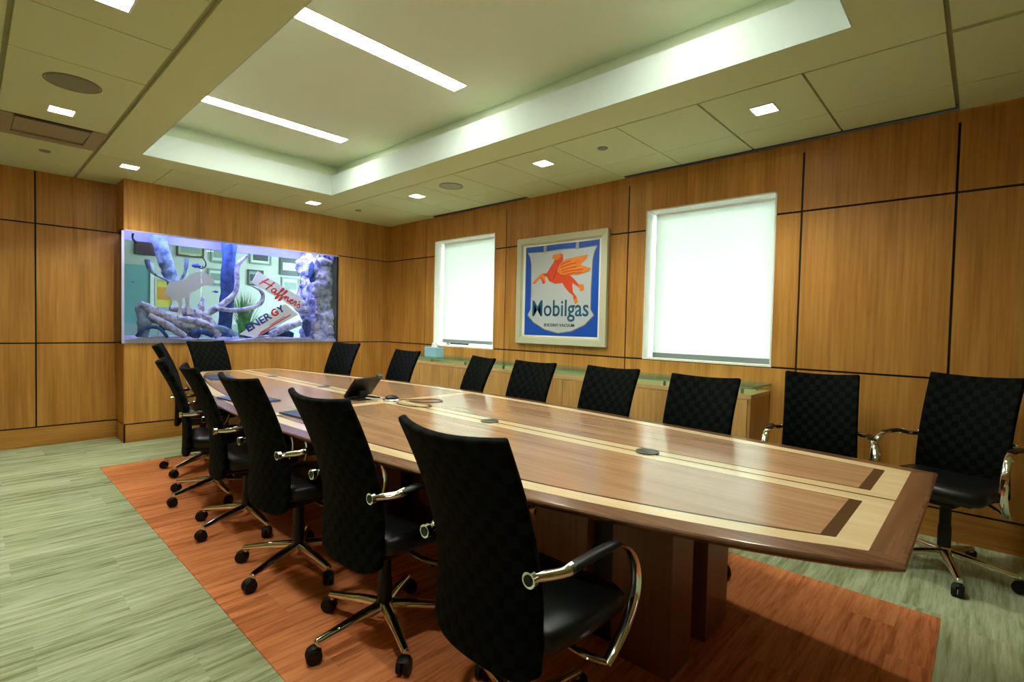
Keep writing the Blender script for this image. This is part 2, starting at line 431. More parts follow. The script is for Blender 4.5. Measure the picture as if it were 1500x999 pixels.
# lid with three slots for the light strips
SX0, SX1 = 1.28, 2.553
slots = [(1.135, 1.265), (2.898, 3.030), (4.606, 4.765)]
slots = [(1.13, 1.27), (2.893, 3.033), (4.613, 4.757)]
ya = TY0-SB
for s0, s1 in slots + [(TY1+SB, None)]:
    mb.box(TX0-SB, TX1+SB, ya, s0, ZT, ZT+.02, 1)
    if s1:
        mb.box(TX0-SB, SX0, s0, s1, ZT, ZT+.02, 1); mb.box(SX1, TX1+SB, s0, s1, ZT, ZT+.02, 1)
        ya = s1
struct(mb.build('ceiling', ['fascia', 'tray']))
mb = MB(); mb.box(XB-.2, 6.2, YB-.2, 9.3, ZT+.10, ZT+.15); struct(mb.build('ceiling', 'tilegap'))

# ------------------------------------------------------------------ ceiling fittings
strip_lab = ['long white light strip in the ceiling tray, nearest the camera side', 'long glowing light strip in the ceiling tray, the larger one ending near the tray centre',
             'long glowing light strip in the ceiling tray, the one nearer the fish tank']
for (s0, s1), lab in zip(slots, strip_lab):
    t = empty('light_strip', ((SX0+SX1)/2, (s0+s1)/2, ZT)); tag(t, lab, 'ceiling light', 'light strips in the ceiling tray')
    w, d = (SX1-SX0)/2, (s1-s0)/2
    mb = MB(); mb.box(-w+.001, w-.001, -d+.001, d-.001, .004, .010); mb.build('diffuser', 'light', t)
    mb = MB(); mb.box(-w, w, -d, d, .03, .07); mb.build('housing', 'white', t)

def downlight(x, y, lab, s=.064):
    t = empty('square_downlight', (x, y, H)); tag(t, lab, 'ceiling light', 'small square downlights in the ceiling')
    mb = MB(); mb.box(-s, s, -s, s, -.004, -.001); mb.build('lens', 'down', t)
    mb = MB(); f = s+.010
    mb.box(-f, f, -f, -s, -.005, 0); mb.box(-f, f, s, f, -.005, 0); mb.box(-f, -s, -s, s, -.005, 0); mb.box(s, f, -s, s, -.005, 0)
    mb.build('trim_ring', 'white', t)
for x, y, lab in (
    (.457, 4.70, 'small square downlight beside the round speaker above the left side'),
    (.455, 2.88, 'square downlight cut by the top edge of the photo at far left'),
    (1.055, 5.915, 'small square downlight above the left corner of the fish tank wall'),
    (2.824, 5.899, 'small square downlight above the right end of the fish tank'),
    (3.403, 4.64, 'small square downlight above the narrower window, by the round speaker'),
    (3.406, 2.841, 'square downlight in the ceiling in front of the framed winged horse picture'),
    (3.459, 1.074, 'largest square downlight, in the tiles above the wide window at right'),
    (.457, 1.08, 'square downlight above the viewer at left, outside the picture')):
    if 'outside' in lab: lab = 'square downlight in the left tiles nearest the camera'
    downlight(x, y, lab)
    sl = bpy.data.lights.new('downlight_beam', 'SPOT'); sl.energy = 23; sl.spot_size = R(128); sl.spot_blend = .9; sl.shadow_soft_size = .05; sl.color = (1., .96, .80)
    so = bpy.data.objects.new('downlight_beam', sl); C.objects.link(so); so.location = (x, y, H-.03)
for i, (x, y, r, lab) in enumerate(((.452, 4.098, .134, 'large round grey ceiling speaker in the left tiles'), (3.375, 4.03, .118, 'pale round ceiling speaker near the narrower window'))):
    t = empty('ceiling_speaker', (x, y, H)); tag(t, lab, 'ceiling speaker', 'round ceiling speakers')
    mb = MB(); mb.lathe([(r-.008, -.001), (r-.008, -.004), (.02, -.006), (.001, -.006)], n=40); mb.build('grille', 'speaker' if i == 0 else mat('speaker_pale', (.40,.40,.29), .8), t, smooth=True)
    mb = MB(); mb.tube([(math.cos(a)*r, math.sin(a)*r, -.001) for a in [2*PI*k/40 for k in range(41)]], .004, 6, cap=False); mb.build('rim', 'speaker', t, smooth=True)
for x, y, lab in ((3.414, 2.246, 'small round sprinkler cover between two downlights above the framed picture'), (3.373, 5.822, 'small round sprinkler cover in the ceiling near the far corner'), (.472, 5.955, 'small round sprinkler cover in the ceiling behind the air vent')):
    mb = MB(); mb.lathe([(.040, 0), (.040, -.004), (.034, -.009), (.001, -.010)]); o = mb.build('ceiling_sprinkler_cover', 'speaker', smooth=True, loc=(x, y, H+.001)); tag(o, lab, 'sprinkler cover', 'round sprinkler covers')
# air vent
t = empty('air_vent', (.455, 5.32, H)); tag(t, 'rectangular ceiling air vent with a dark slot and tilted beige plate', 'air vent')
mb = MB(); mb.box(-.30,.30,-.295,.295,.035,.045); mb.build('cavity', 'black', t)
mb = MB()
mb.prism([(-.30,-.295),(-.215,-.275),(-.215,.20),(-.30,.295)], 0, .02); mb.prism([(.30,-.295),(.30,.295),(.215,.20),(.215,-.275)], 0, .02); mb.prism([(-.30,.295),(-.215,.20),(.215,.20),(.30,.295)], 0, .02)
ventm = mat('vent_beige', (.34,.29,.19), .7)
mb.build('frame', ventm, t)
mb = MB(); v = [mb.bm.verts.new(p) for p in ((-.21,-.235,-.004),(.21,-.235,-.004),(.21,.20,.016),(-.21,.20,.016),(-.21,-.235,.004),(.21,-.235,.004),(.21,.20,.024),(-.21,.20,.024))]
for q in ((0,3,2,1),(4,5,6,7),(0,1,5,4),(1,2,6,5),(2,3,7,6),(3,0,4,7)): mb.face([v[i] for i in q])
mb.build('deflector_plate', ventm, t)
mb = MB(); mb.box(-.215, .215, -.275, -.238, .001, .006); mb.build('slot', 'black', t)

# ------------------------------------------------------------------ windows
SHX = XW+.14
for k, (w, sz, lab) in enumerate(zip(WIN, (1.060, 1.080), ('wide', 'narrow'))):
    y0, y1, z0, z1 = w
    win = empty('window_%d' % (k+1), (XW+.2, (y0+y1)/2, z0)); struct(win)
    cx, cy, cz = win.location
    def wb(a, b, c, d, e, f): return (a-cx, b-cx, c-cy, d-cy, e-cz, f-cz)
    mb = MB(); t_ = .012
    mb.box(*wb(XW+.002, XW+.26, y0, y0+t_, z0, z1)); mb.box(*wb(XW+.002, XW+.26, y1-t_, y1, z0, z1)); mb.box(*wb(XW+.002, XW+.26, y0, y1, z1-t_, z1)); mb.build('window_jamb', 'white', win)
    mb = MB(); mb.box(*wb(XW+.002, XW+.26, y0+t_, y1-t_, z0, z0+.014)); mb.build('window_sill', 'white', win)
    mb = MB(); f = .05
    mb.box(*wb(XW+.22, XW+.26, y0+t_, y0+f, z0+.014, z1-t_)); mb.box(*wb(XW+.22, XW+.26, y1-f, y1-t_, z0+.014, z1-t_)); mb.box(*wb(XW+.22, XW+.26, y0+f, y1-f, z0+.014, z0+.022)); mb.box(*wb(XW+.22, XW+.26, y0+f, y1-f, z1-f, z1-t_)); mb.build('window_frame', 'alu', win)
    mb = MB(); mb.box(*wb(XW+.236, XW+.242, y0+f, y1-f, z0+.022, z1-f)); mb.build('window_pane', 'glass', win)
    # roller shade, its own thing
    t = empty('roller_shade', (SHX, (y0+y1)/2, z1-.03))
    tag(t, 'white roller shade drawn down in the %s' % ('wide window at right' if k == 0 else 'narrower window beside the framed picture'), 'roller shade', 'roller shades in the windows')
    hw = (y1-y0)/2 - .034
    mb = MB(); mb.box(-.0008, .0008, -hw, hw, sz-(z1-.03)+.02, .0); mb.build('shade_cloth', 'shade', t)
    mb = MB(); mb.lathe([(.012, -hw), (.012, hw)], c=(0,0,.004), axis='Y', n=16); mb.build('roller_tube', 'white', t, smooth=True)
    mb = MB(); mb.box(-.010, .010, -hw, hw, sz-(z1-.03)-.022, sz-(z1-.03)+.022); mb.build('hem_bar', mat('shade_hem', (.20,.25,.24), .5), t, bevel=.004)
    mb = MB(); zz = sz-(z1-.03)-.022; mb.box(-.009, .009, hw-.13, hw-.105, z0+.014-(z1-.03), zz); mb.build('shade_latch', 'grey', t)

# ------------------------------------------------------------------ picture of the winged horse
def UZ(u, z, d=0.): return (4.20-d, 3.84-u, z)
pic = empty('framed_picture', (4.225, 3.285, 1.12)); tag(pic, 'large cream framed blue picture of a red winged horse on a shield', 'picture')
def pbuild(mb, name, m, parent=pic, **kw):
    o = mb.build(name, m, None, **kw); o.parent = parent; o.matrix_parent_inverse = Matrix.Translation(-pic.location); return o
def wframe(u0, u1, z0, z1, w, d0, d1, mb):
    f = lambda p, x: (x, 3.84-p[0], p[1])
    o = [(u0,z0),(u1,z0),(u1,z1),(u0,z1)]; i = [(u0+w,z0+w),(u1-w,z0+w),(u1-w,z1-w),(u0+w,z1-w)]
    for k in range(4):
        a, b = o[k], o[(k+1)%4]; c, d = i[(k+1)%4], i[k]; mb.prism([a,b,c,d], d0, d1, f)
mb = MB(); wframe(-.012, 1.165, 1.112, 2.262, .068, 4.195, 4.238, mb); wframe(.05, 1.103, 1.174, 2.2, .018, 4.205, 4.236, mb)
pbuild(mb, 'frame', mat('frame_cream', (.56,.58,.42), .45), bevel=.004)
f = lambda p, x: (x, 3.84-p[0], p[1])
mb = MB(); mb.prism([(.06,1.18),(1.10,1.18),(1.10,2.195),(.06,2.195)], 4.217, 4.228, f); pbuild(mb, 'mat_board', 'paper')
mb = MB(); mb.prism([(.108,1.207),(1.062,1.207),(1.062,2.163),(.108,2.163)], 4.214, 4.217, f); pbuild(mb, 'blue_print', mat('print_blue', (.01,.09,.52), .3))
SH = [(.14,2.10),(.36,2.092),(.60,2.098),(.82,2.092),(1.035,2.10),(1.005,2.05),(.985,1.97),(.975,1.70),(.975,1.48),(1.015,1.425),(.905,1.325),(.745,1.262),(.578,1.238),(.40,1.272),(.245,1.345),(.155,1.425),(.197,1.485),(.200,1.72),(.193,1.97),(.175,2.05)]
def grow(poly, s):
    cx = sum(p[0] for p in poly)/len(poly); cz = sum(p[1] for p in poly)/len(poly)
    return [(cx+(x-cx)*s, cz+(z-cz)*s) for x, z in poly]
mb = MB(); mb.prism(grow(SH, 1.022), 4.212, 4.214, f); pbuild(mb, 'shield_edge', mat('shield_edge', (.20,.22,.26), .4))
mb = MB(); mb.prism(SH, 4.2105, 4.212, f); pbuild(mb, 'shield', mat('shield_grey', (.50,.57,.60), .35))
mb = MB()
for u in (.38, .80): mb.prism([(u-.018,2.085),(u+.018,2.085),(u+.018,2.163),(u-.018,2.163)], 4.209, 4.2135, f)
mb.prism([(.40,2.092),(.56,2.096),(.78,2.092),(.78,2.102),(.56,2.108),(.40,2.100)], 4.2085, 4.2105, f)
pbuild(mb, 'sign_hanger', mat('hanger_grey', (.36,.42,.44), .4))
BODY = [(.484,2.021),(.494,2.055),(.548,2.056),(.584,2.065),(.620,2.046),(.625,1.997),(.605,1.956),(.589,1.907),(.598,1.857),(.718,1.83),(.77,1.79),(.823,1.738),(.889,1.73),(.895,1.675),(.855,1.663),(.837,1.698),(.751,1.752),(.751,1.711),(.761,1.655),(.81,1.605),(.823,1.557),(.792,1.534),(.774,1.571),(.765,1.62),(.714,1.656),(.652,1.714),(.624,1.755),(.525,1.75),(.447,1.782),(.412,1.831),(.384,1.833),(.36,1.816),(.392,1.76),(.362,1.754),(.332,1.818),(.3,1.808),(.253,1.765),(.214,1.762),(.232,1.788),(.299,1.837),(.345,1.868),(.411,1.868),(.456,1.923),(.5,1.977),(.517,2.002)]
WING = [(.548,1.881),(.582,1.95),(.66,1.998),(.932,2.026),(.917,1.989),(.842,1.929),(.969,1.888),(.954,1.865),(.845,1.837),(.726,1.83),(.603,1.843)]
mred = mat('print_red', (.70,.075,.022), .35); mor = mat('print_orange', (.80,.24,.03), .35); mdor = mat('print_brown_line', (.42,.05,.015), .35)
mb = MB(); mb.prism(BODY, 4.2085, 4.2105, f); pbuild(mb, 'horse_body', mred)
mb = MB(); mb.prism(WING, 4.2065, 4.2085, f)
pbuild(mb, 'horse_wing', mor); mb = MB()
mb.prism([(.484,2.021),(.494,2.055),(.548,2.056),(.584,2.065),(.60,2.03),(.56,2.0),(.52,2.0)], 4.2065, 4.2085, f)
pbuild(mb, 'horse_head', mor); mb = MB()
mb.prism([(.214,1.762),(.253,1.765),(.30,1.808),(.34,1.835),(.37,1.80),(.392,1.76),(.40,1.78),(.384,1.845),(.345,1.868),(.299,1.837),(.232,1.788)], 4.2065, 4.2085, f)
pbuild(mb, 'horse_foreleg', mor); mb = MB()
mb.prism([(.823,1.738),(.889,1.73),(.895,1.675),(.855,1.663),(.837,1.698)], 4.2065, 4.2085, f)
pbuild(mb, 'horse_hoof', mor); mb = MB()
mb.prism([(.81,1.605),(.823,1.557),(.792,1.534),(.774,1.571)], 4.2065, 4.2085, f)
pbuild(mb, 'horse_hoof', mor)
mb = MB()
for a, b in (((.60,1.945),(.72,1.975)),((.60,1.915),(.80,1.955)),((.61,1.885),(.80,1.915)),((.62,1.862),(.88,1.885)),((.68,1.845),(.86,1.855)),((.55,1.90),(.50,1.80)),((.57,1.93),(.54,1.985))):
    mb.tube([UZ(a[0],a[1],-.0065), UZ((a[0]+b[0])/2,(a[1]+b[1])/2+.006,-.0065), UZ(b[0],b[1],-.0065)], .0045, 5)
pbuild(mb, 'feather_line', mred)

def text_mesh(body, name, m, width, height, mw, parent=None, bold=0., shear=0., depth=.002, space=1., colors=None):
    """lettering: mesh whose lower-left corner is at the origin of matrix mw (local X = reading direction, Y = up, Z = out)"""
    cu = bpy.data.curves.new(name, 'FONT'); cu.body = body; cu.size = 1.; cu.offset = bold; cu.shear = shear; cu.extrude = .01; cu.space_character = space
    cu.resolution_u = 3
    o = bpy.data.objects.new(name, cu); C.objects.link(o)
    dg = bpy.context.evaluated_depsgraph_get(); me = bpy.data.meshes.new_from_object(o.evaluated_get(dg)); bpy.data.objects.remove(o)
    xs = [v.co.x for v in me.vertices]; ys_ = [v.co.y for v in me.vertices]; x0, x1, y0, y1 = min(xs), max(xs), min(ys_), max(ys_)
    for v in me.vertices:
        v.co = Vector(((v.co.x-x0)/(x1-x0)*width, (v.co.y-y0)/(y1-y0)*height, depth if v.co.z > 0 else 0.))
    me.transform(mw); me.name = name; me.materials.clear(); me.materials.append(m)
    ob = bpy.data.objects.new(name, me); C.objects.link(ob)
    if parent: ob.parent = parent; ob.matrix_parent_inverse = Matrix.Translation(-parent.location)
    return ob
WM = lambda u, z, x: Matrix(((0,0,-1,x),(-1,0,0,3.84-u),(0,1,0,z),(0,0,0,1)))
text_mesh('Mobilgas', 'lettering', mat('print_teal', (.012,.10,.19), .35), .735, .225, WM(.222, 1.356, 4.2105), pic, bold=.010)
text_mesh('SOCONY-VACUUM', 'small_lettering', mat('print_black', (.05,.06,.07), .4), .40, .032, WM(.388, 1.302, 4.2105), pic, bold=.02)

# ------------------------------------------------------------------ sideboard with glass top
sb = empty('sideboard', (4.02, 3.275, 0)); tag(sb, 'long wooden sideboard under the windows with a floating glass shelf', 'sideboard')
def rel(o, root): o.parent = root; o.matrix_parent_inverse = Matrix.Translation(-root.location); return o
SY0, SY1 = 1.20, 5.62
mb = MB(); mb.box(3.80, XW-.002, SY0, SY1, .09, .84, 0); mb.box(3.84, XW-.002, SY0+.03, SY1, 0.006, .09, 1); rel(mb.build('body', ['cabinet','black'], bevel=0), sb)
mb = MB(); mb.box(3.79, XW-.003, SY0-.006, SY1+.004, .815, .846); rel(mb.build('worktop', mat('pale_edge_veneer', (.62,.43,.20), .35)), sb)
ds = [1.215 + i*.548 for i in range(9)]
for i in range(8):
    mb = MB(); mb.box(3.784, 3.80, ds[i]+.003, ds[i+1]-.003, .10, .808); rel(mb.build('door', 'cabinet', bevel=.001), sb)
mb = MB(); mb.box(3.785, XW-.003, SY0-.012, SY1-.02, .888, .900, 0)
gt = mb.build('glass_shelf', ['glass_top', 'glass_edge'])
for p in gt.data.polygons:
    if abs(p.normal.z) < .5: p.material_index = 1
rel(gt, sb)
for i in range(8):
    for x in (3.83, 4.15):
        y = SY0+.07+i*.60
        mb = MB(); mb.lathe([(.012, .846), (.012, .888)], c=(x, y, 0), n=12); rel(mb.build('standoff', 'alu', smooth=True), sb)
mb = MB(); tb = empty('tissue_box', (3.95, 4.985, .900), 0); tag(tb, 'pale blue tissue box standing on the glass shelf', 'tissue box')
mb.box(-.06, .06, -.115, .115, 0, .115); mb.build('carton', 'tissue', tb, bevel=.003)
mb = MB(); 
for k in range(7):
    a = k*.9; mb.prism([(-.03,0),(.035,.0),(.015+.01*math.sin(a),.055),(-.012,.045+.012*math.cos(a))], -.02+k*.006, -.017+k*.006, lambda p, z, a=a: (p[0]*math.cos(a*.3), z*2+p[0]*.4, .115+p[1]))
mb.build('tissue', 'paper', tb)

# ------------------------------------------------------------------ conference table
def interp(tab, y):
    if y <= tab[0][0]: return tab[0][1]
    for i in range(len(tab)-1):
        if tab[i][0] <= y <= tab[i+1][0]:
            y0, v0 = tab[i]; y1, v1 = tab[i+1]
            m0 = (v1-(tab[i-1][1] if i else v0))/(y1-(tab[i-1][0] if i else y0)); m1 = ((tab[i+2][1] if i+2 < len(tab) else v1)-v0)/((tab[i+2][0] if i+2 < len(tab) else y1)-y0)
            h = y1-y0; t = (y-y0)/h
            return (2*t**3-3*t*t+1)*v0+(t**3-2*t*t+t)*h*m0+(-2*t**3+3*t*t)*v1+(t**3-t*t)*h*m1
    return tab[-1][1]
TL = [(.115,1.518),(.40,1.395),(.85,1.268),(1.3,1.185),(1.9,1.115),(2.5,1.080),(3.1,1.072),(3.7,1.105),(4.3,1.165),(4.9,1.262),(5.4,1.380),(5.75,1.50),(6.04,1.64)]
TR = [(.115,2.656),(.55,2.715),(.95,2.758),(1.4,2.805),(2.1,2.868),(2.75,2.900),(3.2,2.905),(3.7,2.880),(4.2,2.825),(4.9,2.705),(5.3,2.640),(5.7,2.575),(6.04,2.50)]
EY0, EY1 = .115, 6.04
xl = lambda y: interp(TL, y)
xr = lambda y: interp(TR, y)
cl = lambda y: 2.047 + .046*max(0., (1.3-y)/1.1)**1.3
tbl = empty('conference_table', (2.04, 3.08, 0)); tag(tbl, 'long boat-shaped conference table in walnut with pale maple inlay bands', 'table')
def strip(name, fa, fb, y0, y1, z0, z1, m, parent=tbl, n=40, relp=True):
    mb = MB(); ysn = [y0+(y1-y0)*i/n for i in range(n+1)]
    poly = [(fa(y), y) for y in ysn] + [(fb(y), y) for y in reversed(ysn)]
    bm = mb.bm
    lo = [[bm.verts.new((fa(y), y, z)) for z in (z0, z1)] + [bm.verts.new((fb(y), y, z)) for z in (z0, z1)] for y in ysn]
    for i in range(n):
        a, b = lo[i], lo[i+1]
        mb.face([a[1], a[3], b[3], b[1]]); mb.face([a[0], b[0], b[2], a[2]]); mb.face([a[0], a[1], b[1], b[0]]); mb.face([a[2], b[2], b[3], a[3]])
    mb.face([lo[0][0], lo[0][2], lo[0][3], lo[0][1]]); mb.face([lo[-1][0], lo[-1][1], lo[-1][3], lo[-1][2]])
    o = mb.build(name, m); return rel(o, parent) if relp else o
# slab with a rounded edge bevelled underneath
mb = MB(); nn = 60; ysn = [EY0+(EY1-EY0)*i/nn for i in range(nn+1)]
prof = [(0.012, .7486), (.004, .7470), (.0, .742), (.001, .736), (.020, .722), (.055, .706), (.075, .7025)]
loops = []
outline = [(xl(y), y) for y in ysn] + [(xr(y), y) for y in reversed(ysn)]
def inset(ins):
    a = [(xl(y)+ins, min(max(y, EY0+ins), EY1-ins)) for y in ysn]; b = [(xr(y)-ins, min(max(y, EY0+ins), EY1-ins)) for y in reversed(ysn)]
    return a+b
for ins, z in prof: loops.append([mb.bm.verts.new((x, y, z)) for x, y in inset(ins)])
n = len(loops[0])
for i in range(len(loops)-1):
    for k in range(n): mb.face([loops[i][k], loops[i][(k+1)%n], loops[i+1][(k+1)%n], loops[i+1][k]])
top = mb.face(loops[0]); bot = mb.face(list(reversed(loops[-1])))
slab = mb.build('tabletop', ['walnut', 'walnutx'], smooth=True, angle=40); rel(slab, tbl)
# grain of the end borders runs across
eps = .0007
strip('end_border', lambda y: xl(EY0)+(y-EY0)*.85+.013, lambda y: xr(EY0)-(y-EY0)*.85-.013, EY0+.013, EY0+.082, .7485, .7490, 'walnutx', n=4)
strip('end_border', lambda y: xl(EY1)+(EY1-y)*.85+.013, lambda y: xr(EY1)-(EY1-y)*.85-.013, EY1-.082, EY1-.013, .7485, .7490, 'walnutx', n=4)
m1, m2 = .078, .150
strip('maple_band', lambda y: xl(y)+m1, lambda y: xr(y)-m1, EY0+.080, EY1-.080, .7485, .7494, 'maple')
# dark rims and walnut fields, four quarters
YM = 3.045
for (ya, yb, ea, eb) in ((EY0+.158, YM-.048, .036, .0), (YM+.048, EY1-.158, .0, .036)):
    for sgn in (-1, 1):
        if sgn < 0: fa, fb = (lambda y: xl(y)+m2), (lambda y: cl(y)-.082); ga, gb = (lambda y: xl(y)+m2+.010), (lambda y: cl(y)-.089)
        else:       fa, fb = (lambda y: cl(y)+.074), (lambda y: xr(y)-m2); ga, gb = (lambda y: cl(y)+.081), (lambda y: xr(y)-m2-.008)
        strip('ebony_inlay', fa, fb, ya, yb, .7490, .7498, 'ebony', n=24)
        strip('walnut_field', ga, gb, ya+max(ea, .0), yb-eb, .7494, .7502, 'field', n=24)
strip('centre_line', lambda y: cl(y)-.0055, lambda y: cl(y)+.0045, EY0+.080, EY1-.080, .7490, .7500, 'ebony')
# pedestals: four corner posts round a black core
for yc in (1.125, 3.08, 5.03):
    p = MB()
    for x0, x1 in ((1.745, 1.93), (2.076, 2.308)):
        for a, b in ((-.325, -.075), (.045, .325)): p.box(x0, x1, yc+a, yc+b, .006, .7035)
    rel(p.build('pedestal', 'pedestal', bevel=.002), tbl)
    p = MB(); p.box(1.80, 2.25, yc-.26, yc+.26, .006, .703); rel(p.build('pedestal_core', 'black'), tbl)
# power grommets
for x, y, lab in ((2.066,1.081,'dark round power hatch in the table nearest the camera'), (2.040,2.056,'dark round power hatch in the table, second from the camera'), (2.056,4.067,'dark round power hatch in the table just beyond the phone'), (2.062,5.125,'dark round power hatch in the table farthest from the camera')):
    mb = MB(); mb.lathe([(.052,0),(.052,.004),(.046,.0075),(.001,.008)], n=32); o = mb.build('power_hatch', mat('hatch_green_grey', (.055,.065,.055), .35), smooth=True, loc=(x, y, .7503)); tag(o, lab, 'power hatch', 'round power hatches in the table')

# folders
def folder(x, y, w, l, rz, lab):
    t = empty('desk_folder', (x, y, .7505), R(rz)); tag(t, lab, 'folder', 'dark blue folders on the table')
    mb = MB(); mb.box(-w/2, w/2, -l/2, l/2, 0, .003); mb.box(-w/2, w/2, -l/2, l/2, .007, .010); mb.box(-w/2, -w/2+.004, -l/2, l/2, .003, .007); mb.build('cover', 'blue', t)
    mb = MB(); mb.box(-w/2+.005, w/2-.004, -l/2+.004, l/2-.004, .003, .007); mb.build('pages', 'paper', t)
folder(1.325, 3.70, .25, .42, 4, 'dark blue folder on the table in front of the third and fourth left chairs')
folder(1.325, 2.83, .10, .42, 5, 'narrow dark blue folder between the second and third left chairs')
folder(1.62, 5.24, .20, .42, -8, 'dark blue folder at the far left end of the table')

# conference phone with touch screen, seen from behind
t = empty('touch_panel', (1.95, 3.27, .7505), R(192)); tag(t, 'black touch screen conference panel on the table, seen from behind', 'touch panel')
mb = MB(); mb.box(-.10, .10, -.075, .075, 0, .010); mb.build('base_plate', 'plastic', t, bevel=.004)
tilt = Matrix.Translation((0, .0, .085)) @ Matrix.Rotation(R(50), 4, 'X')
mb = MB(); mb.box(-.125, .125, -.090, .090, -.008, .008); mb.bm.transform(tilt); mb.build('screen_housing', 'plastic', t, bevel=.003)
mb = MB(); mb.box(-.110, .110, -.075, .075, .0080, .0095); mb.bm.transform(tilt); mb.build('screen', mat('dark_screen', (.01,.012,.014), .08), t)
mb = MB(); mb.box(-.035, .035, -.010, .010, .008, .06); mb.bm.transform(Matrix.Translation((0,.0,.0))); mb.build('stand', 'plastic', t, bevel=.003)
mb = MB(); mb.box(-.125, -.080, .080, .108, -.012, .014); mb.bm.transform(tilt); mb.build('camera', mat('camera_grey', (.05,.07,.08), .4), t, bevel=.004)
t = empty('speaker_puck', (2.065, 3.075, .7505)); tag(t, 'small round silver and black table microphone with cables beside the touch panel', 'microphone')
mb = MB(); mb.lathe([(.062,0),(.064,.006),(.058,.012),(.050,.013)], n=28); mb.build('silver_ring', 'alu', t, smooth=True)
mb = MB(); mb.lathe([(.048,.012),(.046,.022),(.030,.034),(.001,.038)], n=28); mb.build('dome', 'plastic', t, smooth=True)
def cable(pts, m, lab, r=.0028):
    mb = MB(); mb.tube(smoothp(pts, 6), r, 6); o = mb.build('cable', m, smooth=True); tag(o, lab, 'cable', 'cables on the table'); return o
zc = .7535
cable([(1.93,3.20,.766),(1.99,3.165,.757),(2.05,3.17,zc),(2.06,3.14,zc)], mat('white_cable', (.75,.78,.75), .4), 'short white cable between the touch panel and the microphone', .004)
cable([(2.12,3.05,zc),(2.22,2.98,zc),(2.33,2.90,zc),(2.30,2.80,zc),(2.18,2.84,zc),(2.12,2.94,zc)], 'plastic', 'thin black cable looped on the table right of the microphone')
cable([(2.07,3.01,zc),(2.00,2.90,zc),(2.01,2.74,zc),(2.09,2.66,zc),(2.13,2.74,zc)], 'plastic', 'thin black cable curling over the maple centre band')

